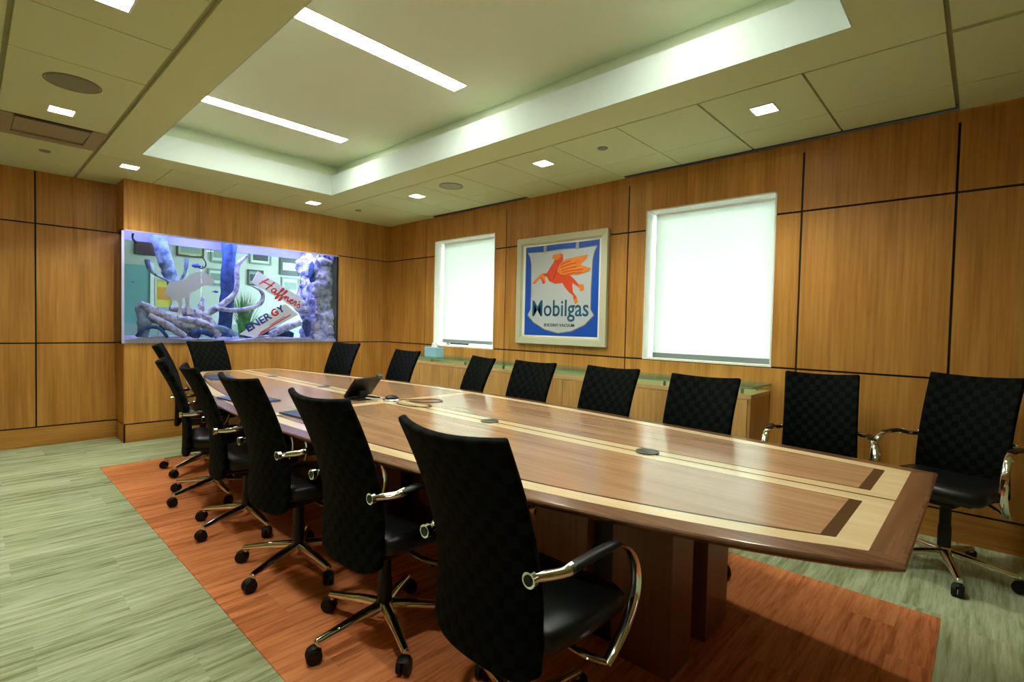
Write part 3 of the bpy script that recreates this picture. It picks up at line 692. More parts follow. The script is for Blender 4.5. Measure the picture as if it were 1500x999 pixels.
# ------------------------------------------------------------------ chair (faces +X, hub at the origin)
def back_x(z):
    return interp([(.34,-.190),(.45,-.182),(.58,-.180),(.69,-.200),(.80,-.232),(.91,-.277),(1.03,-.335)], z)
def make_chair():
    r = empty('conference_chair')
    # backrest
    bm = bmesh.new(); NU, NV = 12, 24; uvl = bm.loops.layers.uv.new('uv'); grid = []
    for j in range(NV+1):
        v = j/NV; row = []
        for i in range(NU+1):
            u = -1+2*i/NU
            z0 = .345+.045*abs(u)**5; z1 = 1.017+.014*u*u
            z = z0+(z1-z0)*v
            hw = .213 - .006*math.sin(v*PI)
            bow = .050*(1-u*u)*(.55+.45*v) + .0
            row.append(bm.verts.new((back_x(z)-bow+.022, u*hw, z)))
        grid.append(row)
    for j in range(NV):
        for i in range(NU):
            f_ = bm.faces.new([grid[j][i], grid[j][i+1], grid[j+1][i+1], grid[j+1][i]]); f_.smooth = True
            for lp, (a, b) in zip(f_.loops, ((i,j),(i+1,j),(i+1,j+1),(i,j+1))): lp[uvl].uv = (a/NU*12, b/NV*18)
    me = bpy.data.meshes.new('backrest'); bm.to_mesh(me); bm.free(); me.materials.append(M['weave'])
    b = bpy.data.objects.new('backrest', me); C.objects.link(b); b.parent = r
    s = b.modifiers.new('solid', 'SOLIDIFY'); s.thickness = .026; s.offset = 0
    bv = b.modifiers.new('bevel', 'BEVEL'); bv.width = .009; bv.segments = 3; bv.limit_method = 'ANGLE'; bv.angle_limit = R(50)
    # seat
    mb = MB(); prof = [(-.150,.195),(-.130,.222),(.0,.238),(.15,.240),(.235,.225),(.262,.19)]
    poly = [(x, -y) for x, y in prof] + [(x, y) for x, y in reversed(prof)]
    lay = [(.90,.415),(.985,.428),(1.,.450),(.985,.474),(.93,.487),(.60,.490)]
    loops = []
    for sc, z in lay: loops.append([mb.bm.verts.new((.03+(x-.03)*sc, y*sc, z-(.012 if x > .2 else 0))) for x, y in poly])
    n = len(poly)
    for i in range(len(loops)-1):
        for k in range(n): mb.face([loops[i][k], loops[i][(k+1)%n], loops[i+1][(k+1)%n], loops[i+1][k]])
    mb.face(list(reversed(loops[0]))); mb.face(loops[-1])
    mb.build('seat', 'leather', r, smooth=True, angle=60)
    mb = MB(); mb.box(-.17, .20, -.17, .17, .385, .416); mb.box(-.09, .10, -.07, .07, .335, .386); mb.build('seat_mechanism', 'plastic', r, bevel=.008)
    mb = MB(); mb.box(-.205, -.085, -.035, .035, .365, .395); mb.build('back_bracket', 'plastic', r, bevel=.005)
    mb = MB(); mb.tube([(.04,-.07,.36),(.05,-.16,.352),(.052,-.20,.346)], .006, 8); mb.tube([(.052,-.19,.347),(.054,-.245,.340)], [.009,.013], 8); mb.build('height_lever', 'plastic', r, smooth=True)
    # arms
    for s_ in (-1, 1):
        path = [(.045,.262,.683),(.085,.272,.681),(.125,.280,.665),(.160,.284,.632),(.183,.285,.585),(.190,.284,.530),(.178,.281,.475),(.145,.277,.420),(.100,.272,.375),(.055,.268,.345)]
        mb = MB(); mb.tube(smoothp([(x, y*s_, z) for x, y, z in path], 4), 1., 12, flat=(.017,.0065), side=(0,1,0))
        arm = mb.build('armrest', 'chrome', r, smooth=True)
        mb = MB(); mb.tube(smoothp([(.060,.268*s_,.349),(.020,.22*s_,.366),(-.005,.15*s_,.392)], 3), 1., 10, flat=(.013,.006), side=(1,0,0)); mb.build('lower_bracket', 'chrome', arm, smooth=True)
        mb = MB(); mb.tube(smoothp([(-.198,.213*s_,.662),(-.165,.232*s_,.663),(-.130,.256*s_,.668),(-.105,.264*s_,.676)], 3), [.013]*3+[.014]*4+[.016]*3, 12); mb.build('upper_bracket', 'chrome', arm, smooth=True)
        mb = MB(); mb.tube(smoothp([(-.120,.262*s_,.674),(-.06,.270*s_,.682),(.02,.272*s_,.684),(.092,.275*s_,.682)], 3), [.9,1,1,1,1,1,1,1,.9,.75], 12, flat=(.020,.012), side=(0,1,0)); mb.build('arm_pad', 'leather', arm, smooth=True)
        mb = MB(); mb.lathe([(.021,0),(.021,.016),(.016,.018),(.015,.015)], c=(-.222,.211*s_,.662), axis='X', n=20); mb.build('pivot_ring', 'chrome', arm, smooth=True)
        mb = MB(); mb.lathe([(.0145,-.001),(.0145,.003),(.001,.003)], c=(-.223,.211*s_,.662), axis='X', n=16); mb.build('pivot_cap', 'plastic', arm, smooth=True)
    mb = MB(); mb.lathe([(.030,.105),(.030,.215),(.026,.225),(.026,.338)], n=20); mb.build('gas_column', 'plastic', r, smooth=True)
    mb = MB(); mb.lathe([(.030,.062),(.040,.070),(.044,.090),(.042,.118),(.033,.128)], n=24); mb.build('hub', 'chrome', r, smooth=True)
    for k in range(5):
        mb = MB(); P = [(.030,0,.108),(.12,0,.101),(.21,0,.089),(.298,0,.077)]; 
        mb.tube(smoothp(P, 3), [1.25,1.22,1.18,1.12,1.06,1.,.94,.88,.82,.78], 12, flat=(.021,.018), side=(0,1,0))
        mb.lathe([(.013,.058),(.014,.082),(.009,.087)], c=(.293,0,0), n=14)
        leg = mb.build('base_leg', 'chrome', r, smooth=True); leg.rotation_euler = (0,0,k*2*PI/5)
        a = random.uniform(-.9, .9)
        ms = MB(); ms.lathe([(.007,.030),(.007,.062)], c=(.293,0,0), n=10)
        ms.lathe([(.012,-.026),(.028,-.024),(.030,-.018),(.030,-.005),(.026,-.003)], c=(.308,0,.030), axis='Y', n=20)
        ms.lathe([(.026,.003),(.030,.005),(.030,.018),(.028,.024),(.012,.026)], c=(.308,0,.030), axis='Y', n=20)
        ms.tube(smoothp([(.330,0,.052),(.312,0,.062),(.292,0,.060),(.283,0,.045)], 3), 1., 8, flat=(.020,.004), side=(0,1,0))
        ms.bm.transform(Matrix.Translation((.293,0,0)) @ Matrix.Rotation(a, 4, 'Z') @ Matrix.Translation((-.293,0,0)))
        ms.build('caster', 'rubber', leg, smooth=True)
    return r
proto = make_chair()
used = False
UPPER = ('backrest','seat','seat_mechanism','back_bracket','height_lever','armrest')
def chair(x, y, face, star, lab, group, lift=0., arms=None):
    """face: heading of the sitter in degrees; star: heading of one base leg in world degrees"""
    global used
    c = proto if not used else dup(proto); used = True
    c.location = (x, y, .0042 if (.775 < x < 3.035) else .0015); c.rotation_euler = (0, 0, R(face))
    k = 0
    for ch in c.children:
        nm = ch.name.split('.')[0]
        if nm == 'base_leg': ch.rotation_euler = (0, 0, R(star-face)+k*2*PI/5); k += 1
        if nm in UPPER: ch.location = (0, 0, arms if (nm == 'armrest' and arms is not None) else lift)
        if nm == 'gas_column': ch.location = (0, 0, lift*.8)
    tag(c, lab, 'chair', group); return c
GL, GR = 'woven back chairs along the left side of the table', 'woven back chairs along the window side of the table'
chair(1.172, 1.020,   0, 214, 'black woven back office chair nearest the camera on the left side', GL, .0)
chair(1.198, 1.814,   2, 180, 'black woven back chair second from the camera on the left side', GL)
chair(1.198, 2.630,   3, 202, 'black woven back chair third from the camera on the left side', GL)
chair(1.215, 3.400,  -8, 200, 'black woven back chair fourth from the camera on the left side', GL, -.01)
chair(1.250, 4.140, -14, 199, 'black chair seen edge-on, second from the far end on the left side', GL, -.02)
chair(1.400, 4.950, -16, 214, 'black chair seen edge-on at the far left corner of the table', GL, .05, -.012)
chair(1.880, 5.880, -70, 200, 'black chair at the far end of the table below the fish tank', None, .03, -.012)
chair(2.510, 5.010, 190, 200, 'black chair farthest along the window side, near the room corner', GR, .045, -.012)
chair(2.810, 4.375, 180, 190, 'black chair below the tissue box on the window side', GR, -.01)
chair(2.780, 3.285, 163, 190, 'black chair in front of the narrower window, right part', GR, -.01)
chair(2.800, 2.630, 180, 190, 'black chair below the framed winged horse picture', GR, -.015)
chair(2.810, 1.920, 180, 190, 'black chair between the framed picture and the wide window', GR, -.01)
chair(2.795, 1.250, 181, 184, 'black chair in front of the wide window', GR, -.015)
chair(3.600, .730, 191, 190, 'black chair with chrome arms standing just right of the sideboard end', None, .0)
chair(3.660, .120, 163, 194, 'black leather seat chair at far right against the panelled wall', None, .045)

# ------------------------------------------------------------------ fish tank
TK = empty('fish_tank', (2.28, 6.75, 1.03)); tag(TK, 'large fish tank built into the wood wall, lit blue violet', 'fish tank')
TYF, TYB = YA-.018, 7.05; TX_0, TX_1 = 1.080, 3.442
def tk(mb, name, m, **kw): return rel(mb.build(name, m, **kw), TK)
mb = MB(); mb.box(TX_0, TX_1, TYF, TYF+.010, AZ0-.004, AZ1); tk(mb, 'front_pane', 'glass')
mb = MB(); mb.box(TX_0, TX_0+.010, TYF+.010, TYB, AZ0, AZ1); tk(mb, 'side_pane', 'glass')
mb = MB(); mb.box(TX_0, TX_1, TYB-.01, TYB, AZ0, AZ1); tk(mb, 'back_pane', 'water')
mb = MB(); mb.box(TX_1-.022, TX_1, TYF-.002, TYF+.03, AZ0, AZ1); tk(mb, 'corner_seal', 'tankblack')
mb = MB(); mb.box(TX_0, TX_0+.022, TYF-.003, TYF+.014, AZ0, AZ1); mb.box(TX_0, TX_1, TYF-.003, TYF+.014, AZ1-.016, AZ1); mb.box(TX_0, TX_0+.03, TYB-.03, TYB-.011, AZ0, AZ1); tk(mb, 'rim', 'tankrim')
mb = MB(); mb.box(XC+.01, TX_1-.01, 6.49, 7.0, 2.335, 2.350); tk(mb, 'light_hood', 'black')
mb = MB(); mb.box(TX_0+.04, TX_1-.03, TYB-.03, TYB-.012, AZ1-.035, 2.33); tk(mb, 'surface_reflection', mat('reflection_lavender', (.17,.18,.38), .5))  # added band coloured as the water surface's lavender reflection; covers the office ceiling
mb = MB()
for x in (1.20, 1.75, 2.30, 2.85): mb.box(x, x+.40, 6.486, 6.516, 2.318, 2.334); mb.box(x, x+.40, 6.72, 6.78, 2.318, 2.334)
tk(mb, 'light_bar', mat('violet_lamp', (.3,.3,1.), .5, em=(.40,.42,1.), estr=42.))
# sand with a wavy surface
mb = MB(); nx, ny = 40, 8; gr = []
for i in range(nx+1):
    x = TX_0+.012+(TX_1-TX_0-.024)*i/nx
    gr.append([mb.bm.verts.new((x, TYF+.012+(TYB-TYF-.026)*j/ny, 1.072+.014*math.sin(x*5.1+.6)+.009*math.sin(x*11+j)+.01*j/ny)) for j in range(ny+1)])
for i in range(nx):
    for j in range(ny): mb.face([gr[i][j], gr[i+1][j], gr[i+1][j+1], gr[i][j+1]])
b0 = [mb.bm.verts.new((v.co.x, v.co.y, AZ0+.001)) for v in [gr[i][0] for i in range(nx+1)]]
for i in range(nx): mb.face([b0[i], b0[i+1], gr[i+1][0], gr[i][0]])
o = mb.build('sand', 'sand', smooth=True); tag(o, 'pale violet sand bed along the bottom of the fish tank', 'sand'); o['kind'] = 'stuff'

def log(pts, rad, m, name, lab, cat='driftwood', n=12, rough=.18, grp=None, seed=0):
    rnd = random.Random(seed); P = smoothp(pts, 5); L_ = len(P)
    rs = []
    for i in range(L_):
        t_ = i/(L_-1)*(len(rad)-1); k = min(int(t_), len(rad)-2); rs.append((rad[k]+(rad[k+1]-rad[k])*(t_-k))*(1+rnd.uniform(-rough, rough)*.6))
    mb = MB(); mb.tube(P, rs, n)
    for v in mb.bm.verts: v.co += Vector((rnd.uniform(-1,1), rnd.uniform(-1,1), rnd.uniform(-1,1)))*.06*rs[0]
    o = mb.build(name, m, smooth=True, angle=80)
    if lab: tag(o, lab, cat, grp)
    return o
DG = 'driftwood pieces in the fish tank'
log([(1.440,6.76,2.31),(1.515,6.75,1.98),(1.56,6.74,1.82),(1.60,6.73,1.69)], [.078,.075,.070,.060], 'trunk', 'tree_trunk', 'thick slate blue trunk slanting down from the top left of the tank', grp=DG, seed=1)
log([(2.216,6.84,2.31),(2.20,6.83,1.8),(2.175,6.82,1.4),(2.155,6.82,1.09)], [.080,.078,.076,.085], 'trunkdk', 'tree_trunk', 'deep blue upright trunk in the middle of the tank', grp=DG, seed=2)
log([(2.361,6.66,2.089),(2.30,6.66,2.03),(2.245,6.66,1.93),(2.236,6.66,1.659),(2.10,6.66,1.49),(1.92,6.66,1.36),(1.811,6.66,1.28)], [.014,.024,.026,.030,.036,.040,.05], 'drift', 'branch', 'long pale branch rising past the blue trunk', grp=DG, seed=3)
log([(1.993,6.63,1.43),(2.184,6.62,1.412),(2.346,6.62,1.436),(2.49,6.62,1.50),(2.534,6.62,1.60),(2.50,6.62,1.67),(2.42,6.62,1.71)], [.026,.027,.028,.028,.024,.020,.010], 'drift', 'branch', 'pale curling branch in front of the green water grass', grp=DG, seed=4)
log([(1.344,6.66,1.93),(1.362,6.66,1.84),(1.409,6.66,1.779),(1.513,6.67,1.726),(1.60,6.70,1.70)], [.030,.024,.013,.013,.016], 'trunk', 'branch', 'thin blue branch with a swollen tip left of the thick trunk', grp=DG, seed=5)
log([(1.64,6.68,1.70),(1.70,6.67,1.83),(1.713,6.66,1.98)], [.012,.016,.026], 'trunk', 'branch', 'short blue branch pointing up right of the thick trunk', grp=DG, seed=6)
log([(1.257,6.58,1.44),(1.42,6.60,1.36),(1.66,6.62,1.24),(1.90,6.62,1.17)], [.045,.055,.060,.045], 'drift', 'driftwood', 'pale log leaning down from the left of the tank', grp=DG, seed=7)
log([(1.250,6.60,1.42),(1.30,6.60,1.27),(1.29,6.60,1.09)], [.035,.062,.050], 'trunk', 'driftwood', 'blue stump at the lower left of the tank', grp=DG, seed=8)
log([(1.33,6.56,1.33),(1.49,6.56,1.23),(1.67,6.55,1.10)], [.030,.045,.035], 'drift', 'driftwood', 'lower pale log crossing the left of the sand', grp=DG, seed=9)
log([(1.55,6.66,1.41),(1.73,6.66,1.385),(1.90,6.66,1.31),(2.0,6.64,1.20)], [.030,.048,.055,.04], 'drift', 'driftwood', 'pale driftwood under the feet of the animal plate', grp=DG, seed=10)
log([(1.70,6.70,1.31),(1.83,6.69,1.37),(1.88,6.69,1.47),(1.885,6.69,1.57)], [.040,.045,.036,.012], 'drift', 'driftwood', 'pale upright knuckle of driftwood behind the animal plate', grp=DG, seed=11)
log([(1.86,6.58,1.13),(1.94,6.57,1.20),(2.06,6.57,1.19),(2.205,6.57,1.12)], [.04,.034,.034,.03], 'trunk', 'branch', 'blue arched root on the sand in the middle of the tank', grp=DG, seed=12)
log([(1.48,6.70,1.20),(1.62,6.72,1.26),(1.80,6.72,1.22)], [.05,.07,.06], 'trunkdk', 'driftwood', 'dark blue log at the back behind the pale logs', grp=DG, seed=13)
log([(1.22,6.53,1.10),(1.30,6.53,1.19),(1.42,6.53,1.19),(1.50,6.53,1.09)], [.016,.018,.018,.016], 'trunkdk', 'branch', 'dark arched root on the sand at the left', grp=DG, seed=14)
log([(2.36,6.70,1.10),(2.62,6.72,1.17),(2.95,6.72,1.10)], [.04,.06,.05], 'trunkdk', 'driftwood', 'dark blue rock lying behind the lower white sign', 'rock', grp=DG, seed=15)
log([(2.62,6.60,1.12),(2.80,6.62,1.20),(3.02,6.63,1.28)], [.045,.05,.04], 'drift', 'driftwood', 'pale driftwood right of the lower white sign', grp=DG, seed=16)
log([(1.28,6.64,1.30),(1.48,6.66,1.28),(1.70,6.66,1.18),(1.84,6.64,1.10)], [.045,.06,.06,.05], 'trunk', 'driftwood', 'slate blue log between the two pale logs at the left', grp=DG, seed=21)
log([(1.60,6.58,1.30),(1.78,6.58,1.27),(1.93,6.58,1.20),(2.02,6.58,1.10)], [.03,.045,.05,.04], 'drift', 'driftwood', 'pale log under the animal plate reaching down to the sand', grp=DG, seed=22)
log([(1.72,6.54,1.12),(1.82,6.54,1.16),(1.95,6.54,1.11)], [.03,.035,.03], 'trunkdk', 'driftwood', 'dark low log on the sand below the animal plate', grp=DG, seed=23)
# rocks stacked at the right
def rock(x, y, z, r, m, lab, seed):
    rnd = random.Random(seed); bm = bmesh.new(); bmesh.ops.create_icosphere(bm, subdivisions=3, radius=1)
    k = [Vector((rnd.uniform(-1,1), rnd.uniform(-1,1), rnd.uniform(-1,1))).normalized() for _ in range(9)]
    for v in bm.verts:
        d = v.co.normalized(); s_ = 1.
        for q in k:
            t_ = d.dot(q)
            if t_ > .62: s_ -= (t_-.62)*.75
        v.co = Vector((d.x*r[0], d.y*r[1], d.z*r[2]))*s_
    me = bpy.data.meshes.new('rock'); bm.to_mesh(me); bm.free(); me.materials.append(M[m])
    o = bpy.data.objects.new('rock', me); C.objects.link(o); o.location = (x, y, z); tag(o, lab, 'rock', 'rocks at the right end of the fish tank'); return o
from mathutils import noise as mnoise
mb = MB(); NA, NZ = 46, 64; gr = []
for i in range(NA+1):
    t_ = i/NA; col_ = []
    # path in plan: from the back pane, round the corner, to the right end at the front
    if t_ < .45: px, py = 3.19, 7.02-(7.02-6.60)*t_/.45
    else: k = (t_-.45)/.55; px, py = 3.19+(3.425-3.19)*k, 6.60-.05*math.sin(k*PI/2)
    for j in range(NZ+1):
        z = 1.05+(2.31-1.05)*j/NZ; q = Vector((px*5, py*5, z*5))
        d = mnoise.turbulence(q, 4, True, noise_basis='VORONOI_F1')*.085 - .05 + mnoise.noise(q*.6)*.07
        if t_ < .45: p = (px-d*1.1, py, z)
        else: p = (px-d*(1-k)*1.1, min(max(py-d, 6.475), 6.9), z)
        col_.append(mb.bm.verts.new(p))
    gr.append(col_)
for i in range(NA):
    for j in range(NZ): mb.face([gr[i][j], gr[i+1][j], gr[i+1][j+1], gr[i][j+1]])
edge_b = [mb.bm.verts.new((3.425, 7.02, z)) for z in (1.05, 2.31)]
mb.face([gr[i][0] for i in range(NA+1)] + [edge_b[0]]); mb.face([gr[i][NZ] for i in range(NA+1)] + [edge_b[1]])
o = mb.build('rock_wall', 'rock', smooth=True, angle=50); tag(o, 'craggy pale violet rock wall filling the right end of the fish tank', 'rock')
rock(3.07,6.66,1.49,(.13,.10,.09),'rock','pale rock sticking out left from the middle of the rock wall',6)
rock(3.10,6.66,1.22,(.06,.08,.15),'trunkdk','dark upright rock at the foot of the rock wall',7)
rock(3.16,6.60,1.95,(.05,.06,.16),'trunkdk','narrow deep blue rock on the upper rock wall',9)
rock(3.30,6.56,2.10,(.13,.08,.07),'rock','bright pale rock at the top right of the tank',1)
# water grass
mb = MB(); rnd = random.Random(5)
for i in range(120):
    a = rnd.uniform(0, 2*PI); sp = rnd.uniform(.0, .13); h = rnd.uniform(.30, .58)
    bx, by = 2.37+rnd.uniform(-.05,.05), 6.78+rnd.uniform(-.03,.03); ex, ey = bx+math.cos(a)*sp*1.5, by+math.sin(a)*sp*.6
    mb.tube([(bx, by, 1.08), ((bx*.7+ex*.3), (by*.7+ey*.3), 1.08+h*.5), (ex, ey, 1.08+h)], [.006,.006,.001], 4, flat=(1., .35), side=(1,0,0))
o = mb.build('water_plant', 'plant'); tag(o, 'green grassy water plant between the blue trunk and the white signs', 'plant')
# grey animal plate
MP = [(1.483,1.571),(1.505,1.64),(1.528,1.696),(1.60,1.722),(1.672,1.734),(1.719,1.792),(1.765,1.82),(1.814,1.837),(1.895,1.826),(1.961,1.777),(1.975,1.72),(1.945,1.692),(1.879,1.696),(1.791,1.626),(1.73,1.586),(1.724,1.48),(1.72,1.424),(1.752,1.353),(1.697,1.345),(1.690,1.45),(1.681,1.53),(1.655,1.528),(1.650,1.45),(1.645,1.403),(1.645,1.345),(1.604,1.350),(1.622,1.455),(1.600,1.50),(1.566,1.486),(1.536,1.520)]
mb = MB(); mb.prism(MP, 6.585, 6.593, lambda p, y: (p[0], y, p[1])); o = mb.build('animal_plate', 'plate'); tag(o, 'flat grey cut-out of a kicking animal standing on the driftwood', 'ornament')
# signs
def plank(poly, y, name, lab):
    cx = sum(p[0] for p in poly)/4; cz = sum(p[1] for p in poly)/4
    t = empty(name, (cx, y, cz)); tag(t, lab, 'sign', 'white signs in the fish tank')
    mb = MB(); mb.prism(poly, y, y+.012, lambda p, q: (p[0], q, p[1])); rel(mb.build('board', 'signwhite'), t); return t
t1 = plank([(2.383,1.761),(2.966,1.444),(3.025,1.590),(2.456,1.903)], 6.58, 'white_sign', 'white sign with red script slanting down in the fish tank')
t2 = plank([(2.242,1.125),(2.424,1.080),(2.955,1.385),(2.78,1.518)], 6.56, 'white_sign', 'white sign with blue capitals slanting up in the fish tank')
def SM(x, z, ang, y): # reading direction tilted in the tank plane
    c, s_ = math.cos(ang), math.sin(ang); return Matrix(((c,-s_,0,x),(0,0,-1,y),(s_,c,0,z),(0,0,0,1)))
a2 = math.atan2(.330, .52)
text_mesh('ENER', 'lettering', M['signblue'], .34, .095, SM(2.345,1.150,a2,6.5595), t2, bold=.035)
text_mesh('G', 'lettering', M['signred'], .085, .095, SM(2.640,1.337,a2,6.5595), t2, bold=.035)
text_mesh('Y', 'lettering', M['signblue'], .085, .092, SM(2.715,1.385,a2,6.5595), t2, bold=.035)
mb = MB()
for (xa, za), (xb, zb), w, m in (((2.60,1.235),(2.78,1.350),.005,0), ((2.48,1.135),(2.86,1.375),.007,0), ((2.46,1.105),(2.60,1.19),.006,0)):
    d = Vector((xb-xa, 0, zb-za)).normalized(); nrm = Vector((-d.z, 0, d.x))
    mb.prism([(xa,za),(xb,zb),(xb+nrm.x*w*2,zb+nrm.z*w*2),(xa+nrm.x*w*2,za+nrm.z*w*2)], 6.5585, 6.5595, lambda p, q: (p[0], q, p[1]))
o = mb.build('red_stripe', 'signred'); rel(o, t2)
# red script lettering drawn as strokes
def script2(parent):
    mw = SM(2.445, 1.742, math.atan2(-.317, .583), 6.5785)
    S = [[(.02,.02),(.05,.10),(.085,.19)], [(.115,.0),(.14,.09),(.165,.195)], [(.03,.09),(.09,.10),(.165,.105)],
         [(.228,.085),(.205,.095),(.182,.065),(.185,.025),(.208,.020),(.224,.05),(.232,.09),(.228,.03),(.245,.015),(.265,.05)],
         [(.265,.05),(.300,.15),(.290,.175),(.278,.13),(.270,.0),(.264,-.055),(.282,-.035),(.292,.04),(.313,.05)],
         [(.313,.05),(.348,.15),(.338,.175),(.326,.13),(.318,.0),(.312,-.055),(.330,-.035),(.340,.04),(.355,.05)],
         [(.355,.05),(.370,.085),(.368,.015)], [(.368,.03),(.385,.078),(.400,.082),(.404,.03),(.418,.018),(.434,.05)],
         [(.434,.05),(.464,.065),(.460,.088),(.443,.075),(.438,.04),(.452,.016),(.474,.025),(.490,.06)],
         [(.490,.06),(.500,.092),(.516,.078),(.512,.03),(.526,.018)], [(.550,.135),(.542,.105)],
         [(.535,.03),(.562,.090),(.566,.062),(.580,.035),(.564,.012),(.546,.02)]]
    mb = MB()
    for st in S:
        P = smoothp([(x*1.02, y*.72, .001) for x, y in st], 4)
        mb.tube(P, .0090, 6)
    for v in mb.bm.verts: v.co.z = v.co.z*.15+.0008
    mb.bm.transform(mw); o = mb.build('script_lettering', 'signred'); rel(o, parent)
script2(t1)
# fish
def fish(x, y, z, l, rz, lab):
    bm = bmesh.new(); bmesh.ops.create_uvsphere(bm, u_segments=14, v_segments=8, radius=1)
    for v in bm.verts:
        v.co = Vector((v.co.x*l*.42, v.co.y*l*.10, v.co.z*l*.20*(1-.25*max(0, -v.co.x))))
    a = [bm.verts.new(p) for p in ((-l*.36,l*.01,0),(-l*.58,l*.01,l*.16),(-l*.58,l*.01,-l*.16),(-l*.36,-l*.01,0),(-l*.58,-l*.01,l*.16),(-l*.58,-l*.01,-l*.16))]
    bm.faces.new(a[:3]); bm.faces.new(a[3:]); bm.faces.new([a[0],a[3],a[4],a[1]]); bm.faces.new([a[0],a[2],a[5],a[3]]); bm.faces.new([a[1],a[4],a[5],a[2]])
    d = [bm.verts.new(p) for p in ((-l*.15,.0,l*.17),(l*.1,.0,l*.18),(-l*.12,.0,l*.27))]; bm.faces.new(d)
    bmesh.ops.recalc_face_normals(bm, faces=bm.faces)
    me = bpy.data.meshes.new('fish'); bm.to_mesh(me); bm.free(); me.materials.append(M['fish']); me.shade_smooth()
    o = bpy.data.objects.new('fish', me); C.objects.link(o); o.location = (x, y, z); o.rotation_euler = (0, 0, R(rz)); tag(o, lab, 'fish', 'small fish in the tank')
fish(1.79, 6.58, 1.90, .12, 180, 'blue fish swimming right above the grey animal plate')
fish(1.206, 6.60, 1.676, .05, 40, 'small blue fish near the left glass of the tank')
fish(1.996, 6.60, 1.621, .07, 10, 'small blue fish just left of the upright blue trunk')
log([(1.845,6.60,2.02),(1.886,6.60,1.955),(1.885,6.60,1.905),(1.85,6.60,1.88),(1.814,6.60,1.885)], [.007,.007], 'tankblack', 'hose', 'thin black curved hose above the animal plate', 'hose', 8, .0)
log([(1.206,6.60,2.183),(1.204,6.60,2.13),(1.24,6.60,2.086)], [.013,.010], 'tankblack', 'hose', 'thick black hose end at the top left of the tank', 'hose', 8, .0)

# ------------------------------------------------------------------ office seen through the tank
mb = MB(); YO = 9.0
mb.box(XB, 6.0, YO, YO+.1, 0, H); ow = struct(mb.build('wall_back', mat('office_wall', (.56,.60,.54), .8)))
mb = MB(); mb.box(6.0, 6.1, 7.15, YO, 0, H); mb.box(-.3, -.2, 7.15, YO, 0, H); struct(mb.build('wall_right', mat('office_wall_side', (.58,.66,.60), .8)))
mb = MB(); mb.box(-.3, 6.1, 7.13, YO+.1, H, H+.02); struct(mb.build('ceiling', 'white'))
def frame(x0, x1, z0, z1, lab, mf, mm, mp, w=.022, d=.03):
    t = empty('wall_frame', ((x0+x1)/2, YO, z0)); tag(t, lab, 'framed certificate', 'frames on the office wall behind the tank'); hx = (x1-x0)/2; h = z1-z0
    mb = MB(); mb.box(-hx, hx, -d, -.001, 0, w); mb.box(-hx, hx, -d, -.001, h-w, h); mb.box(-hx, -hx+w, -d, -.001, w, h-w); mb.box(hx-w, hx, -d, -.001, w, h-w); mb.build('frame', mf, t)
    mb = MB(); mb.box(-hx+w, hx-w, -.014, -.002, w, h-w); mb.build('mat_board', mm, t)
    mb = MB(); q = .30; mb.box(-hx*(1-q), hx*(1-q), -.016, -.014, h*.28, h*.72); mb.build('print', mp, t)
fk = mat('frame_dark', (.03,.045,.05), .4); fg = mat('frame_grey', (.22,.30,.27), .4); cw = mat('cert_white', (.60,.66,.58), .6); cg = mat('cert_grey', (.25,.33,.30), .6); cy = mat('cert_yellow', (.50,.50,.22), .6); cm = mat('cert_maroon', (.10,.03,.06), .5)
frame(1.66,2.00,2.214,2.47,'dark maroon frame partly behind the slanting trunk', fk, cm, cm)
frame(2.174,2.545,2.25,2.46,'dark frame with a yellow certificate right of the slanting trunk', fk, cy, cg)
frame(2.639,2.90,2.21,2.47,'pale framed certificate left of the upright trunk', fg, cw, cg)
frame(3.22,3.57,2.243,2.46,'framed certificate with a dark crest right of the upright trunk', fg, cw, fk)
frame(3.716,4.055,2.10,2.40,'dark framed picture with a white panel above the script sign', fk, fk, cw)
frame(4.095,4.32,2.144,2.44,'pale framed certificate in the top right of the tank view', fg, cw, cg)
frame(3.19,3.44,1.88,2.14,'grey framed print behind the left end of the script sign', fk, cg, fk)
frame(3.747,4.058,1.767,2.06,'framed certificate behind the middle of the script sign', fg, cw, cg)
frame(4.084,4.32,1.74,2.04,'pale framed certificate below the top right one', fg, cw, cg)
frame(4.40,4.66,2.144,2.44,'pale framed certificate behind the rock stack, upper', fg, cw, cg)
frame(4.40,4.66,1.74,2.04,'pale framed certificate behind the rock stack, lower', fg, cw, cg)
frame(2.60,2.85,1.85,2.10,'small framed print above the fish beside the upright trunk', fg, cw, fg)
frame(1.90,2.13,1.45,1.88,'yellow and orange poster behind the animal plate', mat('poster_edge', (.55,.56,.50), .5), mat('poster_yellow', (.75,.62,.10), .5), mat('poster_orange', (.75,.33,.05), .5), .018)
mb = MB(); mb.box(1.44, 1.84, YO-.03, YO-.002, .0, 2.06); struct(mb.build('door_1', mat('office_door_teal', (.20,.42,.42), .5)))
mb = MB(); mb.box(1.84, 1.885, YO-.05, YO-.002, 0, 2.10); mb.box(1.39, 1.44, YO-.05, YO-.002, 0, 2.10); struct(mb.build('trim_3', 'white'))
t = empty('office_cabinet', (2.4, 8.80, 0)); tag(t, 'low white office cabinet seen through the bottom of the tank', 'cabinet')
M['cabw'] = mat('office_cabinet_paint', (.42,.50,.42), .5)
mb = MB(); mb.box(-1.1, 2.2, -.2, .19, .005, 1.22); mb.build('body', 'cabw', t)
for i in range(6):
    mb = MB(); mb.box(-1.09+i*.55, -1.09+i*.55+.54, -.215, -.2, .05, 1.18); d_ = mb.build('door', 'cabw', t)

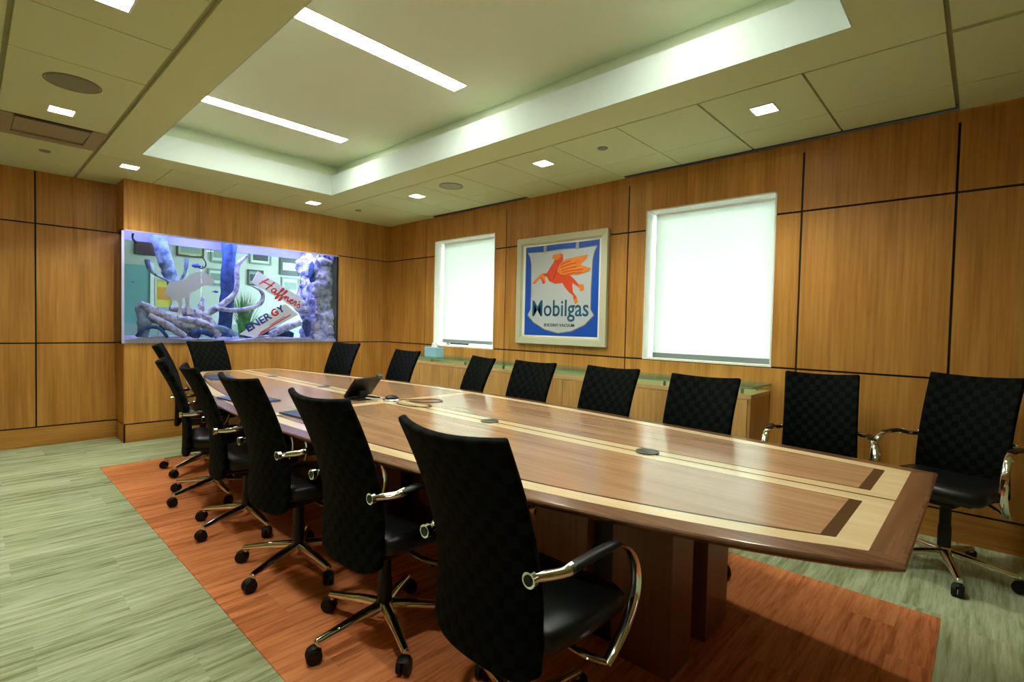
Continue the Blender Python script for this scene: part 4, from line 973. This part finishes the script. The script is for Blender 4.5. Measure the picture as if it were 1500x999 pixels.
# ------------------------------------------------------------------ lights, world
def area(name, loc, sx, sy, power, col, rot=(0,0,0)):
    l = bpy.data.lights.new(name, 'AREA'); l.shape = 'RECTANGLE'; l.size = sx; l.size_y = sy; l.energy = power; l.color = col
    o = bpy.data.objects.new(name, l); C.objects.link(o); o.location = loc; o.rotation_euler = rot; return o
area('office_lamp', (3.0, 8.05, 2.69), 2.4, .6, 11, (1., .97, .86))
w = bpy.data.worlds.new('World'); bpy.context.scene.world = w; w.use_nodes = True
nt = w.node_tree; bg = nt.nodes['Background']
sky = nt.nodes.new('ShaderNodeTexSky'); sky.sky_type = 'NISHITA'; sky.sun_disc = False; sky.sun_elevation = R(40); sky.sun_rotation = R(200)
hs = nt.nodes.new('ShaderNodeHueSaturation'); hs.inputs['Saturation'].default_value = .25; nt.links.new(sky.outputs[0], hs.inputs['Color']); nt.links.new(hs.outputs[0], bg.inputs[0])
bg.inputs[1].default_value = 2.0

# ------------------------------------------------------------------ camera
yaw, pitch, roll = R(47.1066), R(-1.70829), R(1.28566)
fw = Vector((math.sin(yaw)*math.cos(pitch), math.cos(yaw)*math.cos(pitch), math.sin(pitch)))
r0 = Vector((math.cos(yaw), -math.sin(yaw), 0)); u0 = r0.cross(fw)
rr = r0*math.cos(roll)+u0*math.sin(roll); uu = -r0*math.sin(roll)+u0*math.cos(roll)
cam = bpy.data.cameras.new('Camera'); cam.sensor_width = 36; cam.lens = 743.713/1500*36; cam.clip_start = .05
co = bpy.data.objects.new('Camera', cam); C.objects.link(co)
co.matrix_world = Matrix(((rr.x,uu.x,-fw.x,0),(rr.y,uu.y,-fw.y,0),(rr.z,uu.z,-fw.z,1.3),(0,0,0,1)))
sc = bpy.context.scene; sc.camera = co
sc.view_settings.view_transform = 'Standard'; sc.view_settings.look = 'None'; sc.view_settings.exposure = 1.3; sc.view_settings.gamma = 1.; sc.view_settings.use_curve_mapping = False
sc.cycles.max_bounces = 10; sc.cycles.diffuse_bounces = 6; sc.cycles.glossy_bounces = 4; sc.cycles.transparent_max_bounces = 12
sc.cycles.use_denoising = True
sc.cycles.sample_clamp_indirect = 8
